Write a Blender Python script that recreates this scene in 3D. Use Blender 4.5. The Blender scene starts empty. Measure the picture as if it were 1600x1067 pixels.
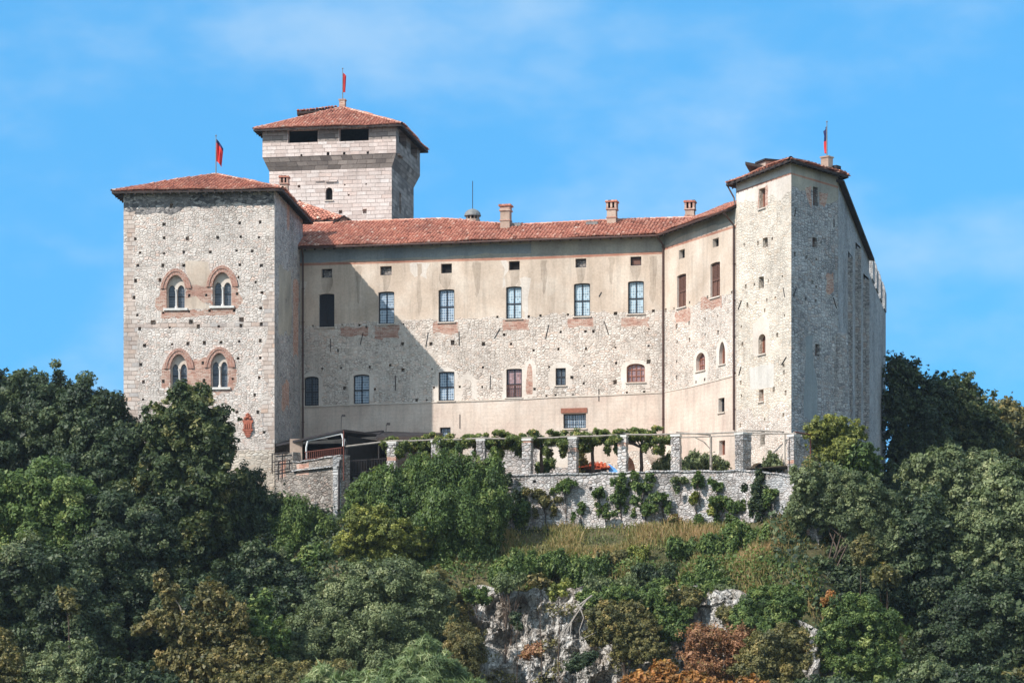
import bpy, math, random
import numpy as np
from mathutils import Vector, Matrix, noise
from mathutils.geometry import delaunay_2d_cdt

R = math.radians
scene = bpy.context.scene
COL = scene.collection

# ------------------------------------------------------------------ camera
F, CX, HY = 4000.0, 800.0, 1065.0          # focal length, principal column and horizon row of the photograph
cam_d = bpy.data.cameras.new('camera')
cam_d.sensor_width = 36.0
cam_d.lens = F / 1600 * 36
cam_d.shift_y = (HY - 533.5) / 1600
cam_d.clip_start = 1.0
cam_d.clip_end = 20000
cam = bpy.data.objects.new('camera', cam_d)
cam.rotation_euler = (R(90), 0, 0)
COL.objects.link(cam)
scene.camera = cam

# ------------------------------------------------------------------ sky, sun, exposure
SUN_EL, SUN_AZ = R(41), R(53)              # azimuth to the left of the direction away from the view axis
TO_SUN = Vector((-math.sin(SUN_AZ) * math.cos(SUN_EL), -math.cos(SUN_AZ) * math.cos(SUN_EL), math.sin(SUN_EL)))
sun_d = bpy.data.lights.new('sun', 'SUN')
sun_d.energy = 4.45
sun_d.angle = R(0.53)
sun_d.color = (1.0, 0.95, 0.895)
sun = bpy.data.objects.new('sun', sun_d)
sun.rotation_euler = TO_SUN.to_track_quat('Z', 'Y').to_euler()
sun.location = TO_SUN * 300
COL.objects.link(sun)
world = bpy.data.worlds.new('World')
scene.world = world
world.use_nodes = True
scene.view_settings.view_transform = 'Standard'
scene.view_settings.look = 'None'
scene.view_settings.exposure = 0.35
scene.view_settings.gamma = 1.0
scene.view_settings.use_curve_mapping = False
scene.cycles.max_bounces = 6
scene.cycles.diffuse_bounces = 3
scene.cycles.glossy_bounces = 2
scene.cycles.transmission_bounces = 3
scene.cycles.transparent_max_bounces = 4
scene.cycles.caustics_reflective = False
scene.cycles.caustics_refractive = False


class NT:
    """Small helper round a node tree."""
    def __init__(s, tree):
        s.t = tree
        s.n = tree.nodes
        s.n.clear()

    def add(s, typ, ins=None, **kw):
        n = s.n.new(typ)
        for k, v in kw.items():
            setattr(n, k, v)
        for k, v in (ins or {}).items():
            s.set(n, k, v)
        return n

    def set(s, n, k, v):
        sock = n.inputs[k]
        if isinstance(v, bpy.types.NodeSocket):
            s.t.links.new(v, sock)
        elif isinstance(v, bpy.types.Node):
            s.t.links.new(v.outputs[0], sock)
        else:
            if isinstance(v, tuple) and len(v) == 3 and sock.type == 'RGBA':
                v = (*v, 1)
            sock.default_value = v

    def math(s, op, a, b=0.0, clamp=False):
        return s.add('ShaderNodeMath', {0: a, 1: b}, operation=op, use_clamp=clamp).outputs[0]

    def vmath(s, op, a, b=(0, 0, 0)):
        n = s.add('ShaderNodeVectorMath', {0: a}, operation=op)
        if op == 'SCALE':
            s.set(n, 'Scale', b)
        else:
            s.set(n, 1, b)
        return n.outputs[0]

    def mix(s, f, a, b, blend='MIX'):
        n = s.add('ShaderNodeMix', data_type='RGBA', blend_type=blend)
        s.set(n, 0, f)
        s.set(n, 6, a)
        s.set(n, 7, b)
        return n.outputs[2]

    def ramp(s, f, stops, interp='LINEAR'):
        n = s.add('ShaderNodeValToRGB', {0: f})
        n.color_ramp.interpolation = interp
        el = n.color_ramp.elements
        while len(el) < len(stops):
            el.new(0.5)
        for e, (p, c) in zip(el, stops):
            e.position = p
            e.color = (*c, 1) if len(c) == 3 else c
        return n.outputs[0]

    def rng(s, v, a, b, c=0.0, d=1.0, smooth=True):
        return s.add('ShaderNodeMapRange', {0: v, 1: a, 2: b, 3: c, 4: d},
                     interpolation_type='SMOOTHSTEP' if smooth else 'LINEAR').outputs[0]

    def noise(s, vec, scale, detail=3.0, rough=0.55, dim='3D', out=0):
        return s.add('ShaderNodeTexNoise', {'Vector': vec, 'Scale': scale, 'Detail': detail, 'Roughness': rough},
                     noise_dimensions=dim).outputs[out]


def lin(r, g, b):
    f = lambda c: c / 12.92 if c <= 0.04045 else ((c + 0.055) / 1.055) ** 2.4
    return (f(r / 255), f(g / 255), f(b / 255))


w = NT(world.node_tree)
tc = w.add('ShaderNodeTexCoord')
sep = w.add('ShaderNodeSeparateXYZ', {0: tc.outputs['Generated']})
# the low band of the sky is as deep a blue as higher up: look the sky up at a raised elevation
zz = w.math('ADD', w.math('MULTIPLY', sep.outputs[2], 0.62), 0.36)
vec = w.add('ShaderNodeCombineXYZ', {0: sep.outputs[0], 1: sep.outputs[1], 2: zz}).outputs[0]
vec = w.vmath('NORMALIZE', vec)
sky = w.add('ShaderNodeTexSky', {'Vector': vec}, sky_type='NISHITA', sun_disc=False, sun_elevation=SUN_EL,
            sun_rotation=R(233), altitude=300, air_density=1.0, dust_density=0.4, ozone_density=2.0)
tinted = w.mix(1.0, sky.outputs[0], (0.62, 1.45, 1.60), 'MULTIPLY')
cm = w.add('ShaderNodeMapping', {'Vector': tc.outputs['Generated'], 'Scale': (1.0, 1.0, 1.9), 'Rotation': (0, R(14), 0)}).outputs[0]
n1 = w.noise(cm, 9.0, 5.0, 0.52)
n2 = w.noise(cm, 19.0, 4.0, 0.55)
cl = w.math('ADD', w.math('MULTIPLY', n1, 0.68), w.math('MULTIPLY', n2, 0.32))
cl = w.rng(cl, 0.42, 0.72, 0.0, 0.40)
# unseen bright cloud added overhead and behind the viewer, as fill for shaded walls
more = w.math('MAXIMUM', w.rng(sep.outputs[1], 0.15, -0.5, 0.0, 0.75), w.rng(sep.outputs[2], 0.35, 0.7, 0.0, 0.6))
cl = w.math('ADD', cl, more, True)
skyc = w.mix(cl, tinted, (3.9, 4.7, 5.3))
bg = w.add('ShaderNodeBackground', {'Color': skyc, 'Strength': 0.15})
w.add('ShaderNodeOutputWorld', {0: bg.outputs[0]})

# ------------------------------------------------------------------ helpers
def P(px, py, Y):
    """The point of the place at depth Y metres that the photograph shows at (px, py)."""
    return Vector(((px - CX) / F * Y, Y, (HY - py) / F * Y))


def tag(o, label=None, cat=None, group=None, kind=None):
    if label: o['label'] = label
    if cat: o['category'] = cat
    if group: o['group'] = group
    if kind: o['kind'] = kind
    return o


def thing(name, label, cat, loc=(0, 0, 0), group=None):
    o = bpy.data.objects.new(name, None)
    o.empty_display_size = 0.5
    COL.objects.link(o)
    o.location = loc
    return tag(o, label, cat, group)


def base_loc(o):
    v = Vector((0, 0, 0))
    while o is not None:
        v += o.location
        o = o.parent
    return v


class MB:
    """Collects faces and links them as ONE mesh object."""
    def __init__(s):
        s.v, s.f, s.m, s.uv, s.t = [], [], [], [], []

    def poly(s, pts, m=0, uv=None, tint=0.5):
        i = len(s.v)
        s.v += [tuple(p) for p in pts]
        s.t += [tint] * len(pts)
        s.f.append(tuple(range(i, i + len(pts))))
        s.m.append(m)
        if uv is None:
            a = Vector(pts[0])
            nrm = (Vector(pts[1]) - a).cross(Vector(pts[-1]) - a)
            if nrm.length < 1e-9: nrm = Vector((0, -1, 0))
            nrm.normalize()
            if abs(nrm.z) > 0.8:
                uv = [(p[0], p[1]) for p in pts]
            else:
                h = Vector((-nrm.y, nrm.x, 0)).normalized()
                uv = [(Vector(p).dot(h), p[2]) for p in pts]
        s.uv += [tuple(q) for q in uv]

    def hexa(s, c, m=0, tint=0.5):
        """c: 8 corners, bottom 4 counter-clockwise from above, then top 4."""
        for q in ((3, 2, 1, 0), (4, 5, 6, 7), (0, 1, 5, 4), (1, 2, 6, 5), (2, 3, 7, 6), (3, 0, 4, 7)):
            s.poly([c[k] for k in q], m, None, tint)

    def box(s, c, sx, sy, sz, m=0, ax=(1, 0), tint=0.5, taper=1.0):
        """Box standing on the point c; ax: direction of its x side in plan."""
        a = Vector((ax[0], ax[1], 0)).normalized()
        b = Vector((-a.y, a.x, 0))
        c = Vector(c)
        lo = [c + a * (x * sx / 2) + b * (y * sy / 2) for x, y in ((-1, -1), (1, -1), (1, 1), (-1, 1))]
        up = [c + (q - c) * taper + Vector((0, 0, sz)) for q in lo]
        s.hexa(lo + up, m, tint)

    def tube(s, pts, r, m=0, n=6, tint=0.5, cap=True):
        pts = [Vector(p) for p in pts]
        rr = r if isinstance(r, (list, tuple)) else [r] * len(pts)
        rings = []
        for i, p in enumerate(pts):
            d = (pts[min(i + 1, len(pts) - 1)] - pts[max(i - 1, 0)])
            if d.length < 1e-9: d = Vector((0, 0, 1))
            d.normalize()
            u = d.cross(Vector((0, 0, 1)) if abs(d.z) < 0.9 else Vector((1, 0, 0))).normalized()
            v = d.cross(u)
            rings.append([p + (u * math.cos(2 * math.pi * k / n) + v * math.sin(2 * math.pi * k / n)) * rr[i] for k in range(n)])
        for a, b in zip(rings, rings[1:]):
            for k in range(n):
                s.poly([a[k], a[(k + 1) % n], b[(k + 1) % n], b[k]], m, None, tint)
        if cap:
            s.poly(rings[0][::-1], m, None, tint)
            s.poly(rings[-1], m, None, tint)

    def prism(s, front, depth_vec, m=0, msides=None):
        """Extrude a planar polygon (front side towards the viewer) along depth_vec."""
        d = Vector(depth_vec)
        f = [Vector(p) for p in front]
        b = [p + d for p in f]
        s.poly(f, m)
        s.poly(b[::-1], m)
        for i in range(len(f)):
            j = (i + 1) % len(f)
            s.poly([f[j], f[i], b[i], b[j]], m if msides is None else msides)

    def quads(s, V, Q, m=0, tint=None):
        """Numpy verts and quads."""
        i = len(s.v)
        s.v += [tuple(p) for p in V.tolist()]
        s.t += (tint.tolist() if tint is not None else [0.5] * len(V))
        for q in Q.tolist():
            s.f.append(tuple(k + i for k in q))
            s.m.append(m)
            s.uv += [(0.0, 0.0)] * len(q)

    def build(s, name, mats, parent=None, smooth=False):
        off = base_loc(parent) if parent is not None else Vector((0, 0, 0))
        me = bpy.data.meshes.new(name)
        V = np.array(s.v, dtype=np.float64) - np.array(off)
        me.from_pydata(V.tolist(), [], s.f)
        for x in (mats if isinstance(mats, (list, tuple)) else [mats]):
            me.materials.append(x)
        me.polygons.foreach_set('material_index', s.m)
        uvl = me.uv_layers.new(name='UVMap')
        uvl.data.foreach_set('uv', np.array(s.uv, dtype=np.float32).ravel())
        at = me.attributes.new('tint', 'FLOAT', 'POINT')
        at.data.foreach_set('value', np.array(s.t, dtype=np.float32))
        if smooth:
            me.polygons.foreach_set('use_smooth', [True] * len(me.polygons))
        me.update()
        o = bpy.data.objects.new(name, me)
        COL.objects.link(o)
        o.parent = parent
        return o


# ------------------------------------------------------------------ materials
def new_mat(name):
    m = bpy.data.materials.new(name)
    m.use_nodes = True
    return m, NT(m.node_tree)


def finish(t, color, rough=0.9, normal=None, spec=0.2, **kw):
    b = t.add('ShaderNodeBsdfPrincipled', {'Base Color': color, 'Roughness': rough, 'Specular IOR Level': spec})
    for k, v in kw.items():
        t.set(b, k, v)
    if normal is not None:
        t.set(b, 'Normal', normal)
    t.add('ShaderNodeOutputMaterial', {0: b.outputs[0]})
    return b


def stain(t, uv, col, amt=0.28, streak=0.2):
    """Weathering: broad blotches and streaks that run down."""
    big = t.noise(uv, 0.22, 5, 0.6)
    col = t.mix(1.0, col, t.ramp(big, [(0.30, (1 - amt,) * 3), (0.62, (1.04, 1.03, 1.02))]), 'MULTIPLY')
    sv = t.vmath('MULTIPLY', uv, (2.0, 0.15, 1))
    st = t.noise(sv, 1.0, 5, 0.68)
    return t.mix(1.0, col, t.ramp(st, [(0.32, (1 - streak,) * 3), (0.52, (1, 1, 1))]), 'MULTIPLY')


def rubble_mat(name, stops, joint, sx=2.3, sy=3.7, jw=0.10, bump=0.06, amt=0.25, warp=0.22, streak=0.14, rand=0.9, smear_amt=0.62):
    m, t = new_mat(name)
    uv = t.add('ShaderNodeTexCoord').outputs['UV']
    wob = t.noise(uv, 1.7, 2, 0.5, out=1)
    v = t.vmath('ADD', uv, t.vmath('SCALE', t.vmath('SUBTRACT', wob, (0.5, 0.5, 0.5)), warp))
    pick = t.rng(t.noise(uv, 0.75, 4, 0.6), 0.47, 0.53)
    cells, dists = [], []
    for k in (1.28, 0.88):
        vk = t.vmath('MULTIPLY', v, (sx * k, sy * k, 0))
        vo = t.add('ShaderNodeTexVoronoi', {'Vector': vk, 'Scale': 1.0, 'Randomness': rand}, voronoi_dimensions='2D')
        ve = t.add('ShaderNodeTexVoronoi', {'Vector': vk, 'Scale': 1.0, 'Randomness': rand}, voronoi_dimensions='2D', feature='DISTANCE_TO_EDGE')
        cells.append(vo.outputs['Color'])
        dists.append(ve.outputs['Distance'])
    dist = t.add('ShaderNodeMix', {0: pick, 2: dists[0], 3: dists[1]}, data_type='FLOAT').outputs[0]
    cell = t.add('ShaderNodeSeparateColor', {0: t.mix(pick, cells[0], cells[1])})
    col = t.ramp(cell.outputs[0], stops)
    fine = t.noise(uv, 9.0, 4, 0.65)
    col = t.mix(1.0, col, t.ramp(fine, [(0.3, (0.80, 0.79, 0.78)), (0.65, (1.06, 1.06, 1.06))]), 'MULTIPLY')
    # some joints are open and dark, others are flush with mortar
    openj = t.noise(uv, 0.9, 3, 0.6)
    jw2 = t.rng(openj, 0.3, 0.7, jw * 0.5, jw * 1.5)
    edge = t.add('ShaderNodeMapRange', {0: dist, 1: 0.015, 2: jw2, 3: 0.8, 4: 0.0}, interpolation_type='SMOOTHSTEP').outputs[0]
    jcol = t.mix(t.rng(openj, 0.40, 0.60), tuple(min(1, c * 1.9) for c in joint), joint)
    col = t.mix(edge, col, jcol)
    smear = t.rng(t.noise(uv, 0.55, 5, 0.65), 0.46, 0.64, 0.0, smear_amt)
    col = t.mix(smear, col, t.mix(0.72, (*[min(1, c * 1.9) for c in joint], 1), stops[2][1] + (1,)))
    col = stain(t, uv, col, amt, streak)
    h = t.math('ADD', t.math('MULTIPLY', t.rng(dist, 0.0, 0.22), t.math('SUBTRACT', 1.0, smear)), t.math('MULTIPLY', fine, 0.35))
    h = t.math('ADD', h, t.math('MULTIPLY', cell.outputs[1], 0.5))
    bp = t.add('ShaderNodeBump', {'Height': h, 'Strength': 0.9, 'Distance': bump})
    finish(t, col, 0.93, bp.outputs[0], 0.15)
    return m


def block_mat(name, stops, joint, bw=0.75, bh=0.33, mortar=0.018, bump=0.04, amt=0.2, streak=0.15, warp=0.05):
    m, t = new_mat(name)
    uv = t.add('ShaderNodeTexCoord').outputs['UV']
    wob = t.noise(uv, 1.2, 2, 0.5, out=1)
    v = t.vmath('ADD', uv, t.vmath('SCALE', t.vmath('SUBTRACT', wob, (0.5, 0.5, 0.5)), warp))
    br = t.add('ShaderNodeTexBrick', {'Vector': v, 'Scale': 1.0, 'Color1': (0, 0, 0), 'Color2': (1, 1, 1), 'Mortar': (0.5, 0.5, 0.5),
                                      'Mortar Size': mortar, 'Mortar Smooth': 0.3, 'Bias': 0.0, 'Brick Width': bw, 'Row Height': bh},
               offset=0.5, squash=1.35, squash_frequency=3)
    col = t.ramp(br.outputs['Color'], stops)
    fine = t.noise(uv, 7.0, 5, 0.65)
    col = t.mix(1.0, col, t.ramp(fine, [(0.3, (0.80, 0.79, 0.78)), (0.65, (1.05, 1.05, 1.05))]), 'MULTIPLY')
    j = t.math('MULTIPLY', br.outputs['Fac'], t.rng(t.noise(uv, 1.3, 3), 0.35, 0.6, 0.25, 1.0))
    col = t.mix(j, col, joint)
    col = stain(t, uv, col, amt, streak)
    h = t.math('ADD', t.math('SUBTRACT', 1.0, br.outputs['Fac']), t.math('MULTIPLY', fine, 0.45))
    h = t.math('ADD', h, t.math('MULTIPLY', t.add('ShaderNodeSeparateColor', {0: br.outputs['Color']}).outputs[0], 0.5))
    bp = t.add('ShaderNodeBump', {'Height': h, 'Strength': 0.9, 'Distance': bump})
    finish(t, col, 0.93, bp.outputs[0], 0.15)
    return m


def plaster_mat(name, c1, c2, c3, amt=0.16, streak=0.12, coursing=0.0):
    m, t = new_mat(name)
    uv = t.add('ShaderNodeTexCoord').outputs['UV']
    a = t.noise(uv, 0.45, 6, 0.62)
    col = t.ramp(a, [(0.30, c1), (0.50, c2), (0.68, c3)])
    fine = t.noise(uv, 6.0, 6, 0.7)
    col = t.mix(1.0, col, t.ramp(fine, [(0.28, (0.84, 0.83, 0.82)), (0.6, (1.04, 1.04, 1.04))]), 'MULTIPLY')
    h = t.math('ADD', fine, t.math('MULTIPLY', a, 1.5))
    if coursing:
        br = t.add('ShaderNodeTexBrick', {'Vector': uv, 'Scale': 1.0, 'Color1': (1, 1, 1), 'Color2': (0.93, 0.92, 0.91), 'Mortar': (0.8, 0.78, 0.76),
                                          'Mortar Size': 0.03, 'Mortar Smooth': 0.6, 'Brick Width': 0.9, 'Row Height': 0.3}, offset=0.5)
        col = t.mix(coursing, col, br.outputs[0], 'MULTIPLY')
    col = stain(t, uv, col, amt, streak)
    bp = t.add('ShaderNodeBump', {'Height': h, 'Strength': 0.5, 'Distance': 0.02})
    finish(t, col, 0.95, bp.outputs[0], 0.1)
    return m


def plain_mat(name, col, rough=0.7, var=0.25, scale=4.0, metal=0.0, spec=0.3, bump=0.01):
    m, t = new_mat(name)
    ob = t.add('ShaderNodeTexCoord').outputs['Object']
    n = t.noise(ob, scale, 4, 0.6)
    c = t.mix(1.0, (*col, 1), t.ramp(n, [(0.3, (1 - var,) * 3), (0.7, (1 + var * 0.4,) * 3)]), 'MULTIPLY')
    bp = t.add('ShaderNodeBump', {'Height': n, 'Strength': 0.4, 'Distance': bump})
    finish(t, c, rough, bp.outputs[0], spec, Metallic=metal)
    return m


def tint_mat(name, stops, rough=0.85, var=0.3, spec=0.2):
    """Colour by the per-vertex tint of the individual tile."""
    m, t = new_mat(name)
    at = t.add('ShaderNodeAttribute', attribute_name='tint')
    ob = t.add('ShaderNodeTexCoord').outputs['Object']
    col = t.ramp(at.outputs['Fac'], stops)
    n = t.noise(ob, 0.35, 5, 0.65)
    col = t.mix(1.0, col, t.ramp(n, [(0.3, (1 - var,) * 3), (0.66, (1.08, 1.05, 1.02))]), 'MULTIPLY')
    n2 = t.noise(ob, 5.0, 4, 0.65)
    col = t.mix(1.0, col, t.ramp(n2, [(0.3, (0.72, 0.72, 0.72)), (0.66, (1.1, 1.1, 1.1))]), 'MULTIPLY')
    finish(t, col, rough, None, spec)
    return m


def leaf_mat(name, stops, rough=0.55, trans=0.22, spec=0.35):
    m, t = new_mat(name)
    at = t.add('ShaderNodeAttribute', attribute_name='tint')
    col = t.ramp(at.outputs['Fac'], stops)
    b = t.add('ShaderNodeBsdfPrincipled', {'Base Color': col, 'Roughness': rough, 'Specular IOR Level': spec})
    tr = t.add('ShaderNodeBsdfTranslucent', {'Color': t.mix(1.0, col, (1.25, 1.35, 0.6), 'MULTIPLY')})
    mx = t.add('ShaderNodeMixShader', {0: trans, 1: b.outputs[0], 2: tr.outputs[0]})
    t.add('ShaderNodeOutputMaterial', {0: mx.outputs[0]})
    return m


def glass_mat(name, glass, lead, pw=0.16, ph=0.2, mort=0.02, rough=0.12):
    """Leaded panes: small quarries of old glass with painted-in sky reflection, toned pane by pane, in lead cames."""
    m, t = new_mat(name)
    uv = t.add('ShaderNodeTexCoord').outputs['UV']
    br = t.add('ShaderNodeTexBrick', {'Vector': uv, 'Scale': 1.0, 'Color1': (0, 0, 0), 'Color2': (1, 1, 1), 'Mortar': (0.5, 0.5, 0.5), 'Mortar Size': mort,
                                      'Mortar Smooth': 0.1, 'Brick Width': pw, 'Row Height': ph}, offset=0.0)
    g = t.mix(br.outputs['Color'], (*[c * 0.6 for c in glass], 1), (*[min(1, c * 1.3) for c in glass], 1))  # sky reflection painted into the glass colour, differing from pane to pane
    big = t.noise(uv, 0.8, 3)
    g = t.mix(1.0, g, t.ramp(big, [(0.3, (0.6, 0.6, 0.62)), (0.7, (1.2, 1.2, 1.2))]), 'MULTIPLY')
    col = t.mix(br.outputs['Fac'], g, (*lead, 1))
    rg = t.math('ADD', t.math('MULTIPLY', br.outputs['Fac'], 0.5), rough)
    n = t.noise(uv, 5.0, 2)
    bp = t.add('ShaderNodeBump', {'Height': n, 'Strength': 0.3, 'Distance': 0.02})
    finish(t, col, rg, bp.outputs[0], 0.6)
    return m


M = {}
ST_LIGHT = [(0.0, lin(181, 169, 158)), (0.18, lin(211, 198, 186)), (0.42, lin(224, 212, 200)), (0.70, lin(231, 221, 210)), (0.86, lin(221, 197, 180)), (1.0, lin(237, 230, 222))]
M['rubble'] = rubble_mat('rubble_stone', ST_LIGHT, lin(151, 134, 121), 3.5, 6.0, 0.11, 0.035, 0.2, rand=0.8, smear_amt=0.45)
M['rubble_tower'] = rubble_mat('tower_rubble_stone', [(0.0, lin(183, 173, 165)), (0.2, lin(213, 202, 192)), (0.45, lin(227, 217, 208)), (0.72, lin(234, 225, 216)), (0.87, lin(225, 199, 184)), (1.0, lin(239, 231, 224))], lin(155, 138, 126), 3.7, 6.2, 0.11, 0.035, 0.2, rand=0.8, smear_amt=0.45)
M['rubble_dark'] = rubble_mat('weathered_dark_rubble', [(0.0, lin(81, 81, 84)), (0.3, lin(125, 122, 121)), (0.6, lin(161, 155, 152)), (0.85, lin(193, 186, 180)), (1.0, lin(211, 203, 196))], lin(95, 90, 88), 3.3, 5.4, 0.11, 0.04, amt=0.4)
M['rubble_right'] = rubble_mat('coursed_limestone', [(0.0, lin(195, 183, 169)), (0.25, lin(219, 207, 192)), (0.6, lin(231, 220, 205)), (0.85, lin(221, 201, 180)), (1.0, lin(237, 229, 217))], lin(161, 146, 130), 2.6, 5.6, 0.09, 0.03, rand=0.75, smear_amt=0.4)
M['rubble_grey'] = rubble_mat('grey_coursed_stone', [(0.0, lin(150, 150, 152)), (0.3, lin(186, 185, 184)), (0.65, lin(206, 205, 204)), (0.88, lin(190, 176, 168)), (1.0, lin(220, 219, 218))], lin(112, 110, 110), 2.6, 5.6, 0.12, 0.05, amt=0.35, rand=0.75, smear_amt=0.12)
M['rubble_white'] = rubble_mat('terrace_wall_rubble', [(0.0, lin(159, 153, 150)), (0.25, lin(197, 191, 187)), (0.55, lin(219, 215, 212)), (0.85, lin(207, 191, 182)), (1.0, lin(231, 229, 228))], lin(123, 113, 106), 3.2, 5.0, 0.13, 0.06, amt=0.5, streak=0.4, smear_amt=0.35)
M['rubble_dull'] = rubble_mat('dull_bastion_rubble', [(0.0, lin(118, 112, 106)), (0.3, lin(158, 150, 142)), (0.65, lin(180, 173, 165)), (0.88, lin(168, 148, 136)), (1.0, lin(198, 192, 184))], lin(96, 88, 80), 2.6, 4.2, 0.13, 0.06, amt=0.42, streak=0.35, smear_amt=0.5)
M['ashlar'] = block_mat('pale_ashlar', [(0.0, lin(199, 181, 172)), (0.3, lin(219, 202, 193)), (0.6, lin(229, 215, 207)), (0.85, lin(221, 199, 188)), (1.0, lin(237, 227, 221))], lin(161, 141, 132), 0.8, 0.33, 0.018, 0.05)
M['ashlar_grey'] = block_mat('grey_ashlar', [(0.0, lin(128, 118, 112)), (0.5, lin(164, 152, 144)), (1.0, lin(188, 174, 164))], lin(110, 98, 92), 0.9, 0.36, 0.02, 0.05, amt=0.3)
M['quoin'] = block_mat('pink_quoin_stone', [(0.0, lin(192, 174, 162)), (0.35, lin(214, 196, 184)), (0.7, lin(219, 208, 199)), (0.85, lin(178, 172, 169)), (1.0, lin(216, 186, 166))], lin(150, 130, 118), 0.62, 0.32, 0.02, 0.05)
M['brick'] = block_mat('old_red_brick', [(0.0, lin(164, 116, 100)), (0.35, lin(192, 142, 124)), (0.7, lin(206, 164, 146)), (1.0, lin(216, 190, 174))], lin(212, 194, 178), 0.30, 0.10, 0.018, 0.03, warp=0.06)
M['brick_arch'] = block_mat('arch_brick', [(0.0, lin(178, 130, 114)), (0.5, lin(200, 152, 135)), (1.0, lin(216, 180, 164))], lin(208, 184, 168), 0.24, 0.12, 0.016, 0.03, amt=0.25)
M['plaster'] = plaster_mat('beige_plaster', lin(196, 176, 157), lin(209, 190, 172), lin(219, 204, 188), amt=0.18, streak=0.2)
M['plaster_stain'] = plaster_mat('rain_stained_plaster', lin(178, 160, 142), lin(194, 176, 159), lin(206, 190, 174), amt=0.3, streak=0.3)
M['plaster_pink'] = plaster_mat('pinkish_plaster', lin(206, 184, 170), lin(214, 196, 181), lin(221, 206, 193), amt=0.2, streak=0.18, coursing=0.35)
M['plaster_light'] = plaster_mat('pale_plaster', lin(212, 198, 184), lin(219, 207, 195), lin(226, 217, 207))
M['plaster_white'] = plaster_mat('whitewashed_plaster', lin(200, 192, 182), lin(212, 205, 196), lin(218, 213, 206))
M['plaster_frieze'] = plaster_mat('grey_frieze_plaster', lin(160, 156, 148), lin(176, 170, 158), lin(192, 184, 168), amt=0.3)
M['plaster_bluegrey'] = plaster_mat('blue_grey_cement_and_shade', lin(134, 142, 146), lin(148, 154, 156), lin(160, 164, 164))
M['red_band'] = plaster_mat('painted_red_band', lin(168, 118, 100), lin(186, 138, 118), lin(196, 158, 138), amt=0.3)
M['cream_stone'] = plaster_mat('cream_stone', lin(202, 188, 173), lin(211, 198, 185), lin(218, 208, 197))
M['white_stone'] = plaster_mat('white_marble', lin(206, 202, 196), lin(220, 216, 210), lin(226, 223, 218))
M['tile'] = tint_mat('terracotta_tile', [(0.0, lin(116, 80, 68)), (0.2, lin(174, 114, 96)), (0.45, lin(196, 130, 110)), (0.72, lin(208, 148, 126)), (0.88, lin(220, 176, 156)), (1.0, lin(228, 202, 186))], var=.28)
M['tile_orange'] = tint_mat('orange_tile', [(0.0, lin(170, 76, 50)), (0.5, lin(206, 98, 66)), (1.0, lin(222, 132, 98))])
M['wood_dark'] = plain_mat('dark_eave_wood', lin(66, 56, 52), 0.85, 0.4, 3.0)
M['wood_brown'] = plain_mat('brown_shutter_wood', lin(112, 80, 68), 0.7, 0.3, 6.0)
M['wood_red'] = plain_mat('reddish_wood', lin(150, 96, 76), 0.7, 0.3, 6.0)
M['wood_grey'] = plain_mat('weathered_grey_wood', lin(160, 150, 140), 0.85, 0.35, 5.0)
M['iron'] = plain_mat('dark_iron', lin(52, 48, 48), 0.6, 0.3, 8.0)
M['copper'] = plain_mat('brown_copper_pipe', lin(86, 62, 54), 0.55, 0.3, 3.0, spec=0.4)
M['rust'] = plain_mat('rusty_red_iron', lin(112, 66, 56), 0.8, 0.35, 8.0)
M['frame'] = plain_mat('blackened_window_frame', lin(46, 46, 52), 0.6, 0.3, 6.0)
M['dark'] = plain_mat('dark_interior_shade', lin(34, 31, 30), 0.95, 0.4, 2.0)  # near-black colour painted in for the shade inside openings
M['white_paint'] = plain_mat('white_paint', lin(226, 226, 224), 0.5, 0.12, 3.0)
M['roof_membrane'] = plain_mat('dark_roofing_sheet', lin(50, 46, 48), 0.7, 0.3, 1.5)
M['glass_blue'] = glass_mat('leaded_glass', lin(116, 138, 160), lin(190, 200, 206))
M['glass_pale'] = glass_mat('pale_leaded_glass', lin(158, 182, 196), lin(196, 206, 208))
M['glass_dark'] = glass_mat('dark_leaded_glass', lin(66, 78, 92), lin(90, 96, 102))
M['glass_warm'] = glass_mat('glass_before_red_curtain', lin(160, 134, 136), lin(150, 110, 104), 0.2, 0.2)
M['terracotta'] = plain_mat('terracotta_relief', lin(178, 106, 84), 0.8, 0.35, 5.0)
M['flag_red'] = plain_mat('red_cloth', lin(206, 60, 58), 0.8, 0.15, 3.0)
M['flag_blue'] = plain_mat('dark_blue_cloth', lin(44, 48, 92), 0.8, 0.15, 3.0)
M['tarp'] = plain_mat('blue_tarpaulin', lin(92, 152, 214), 0.5, 0.2, 2.0)
M['chimney'] = plaster_mat('sooty_chimney_plaster', lin(166, 142, 126), lin(186, 164, 148), lin(200, 182, 166), amt=0.3)
M['lead_grey'] = plain_mat('lead_sheet', lin(128, 128, 126), 0.6, 0.3, 3.0)
M['bark'] = plain_mat('brown_grey_bark', lin(92, 78, 68), 0.95, 0.4, 3.0, bump=0.04)
M['bark_pale'] = plain_mat('pale_bark', lin(166, 152, 134), 0.95, 0.35, 3.0, bump=0.03)

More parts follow.
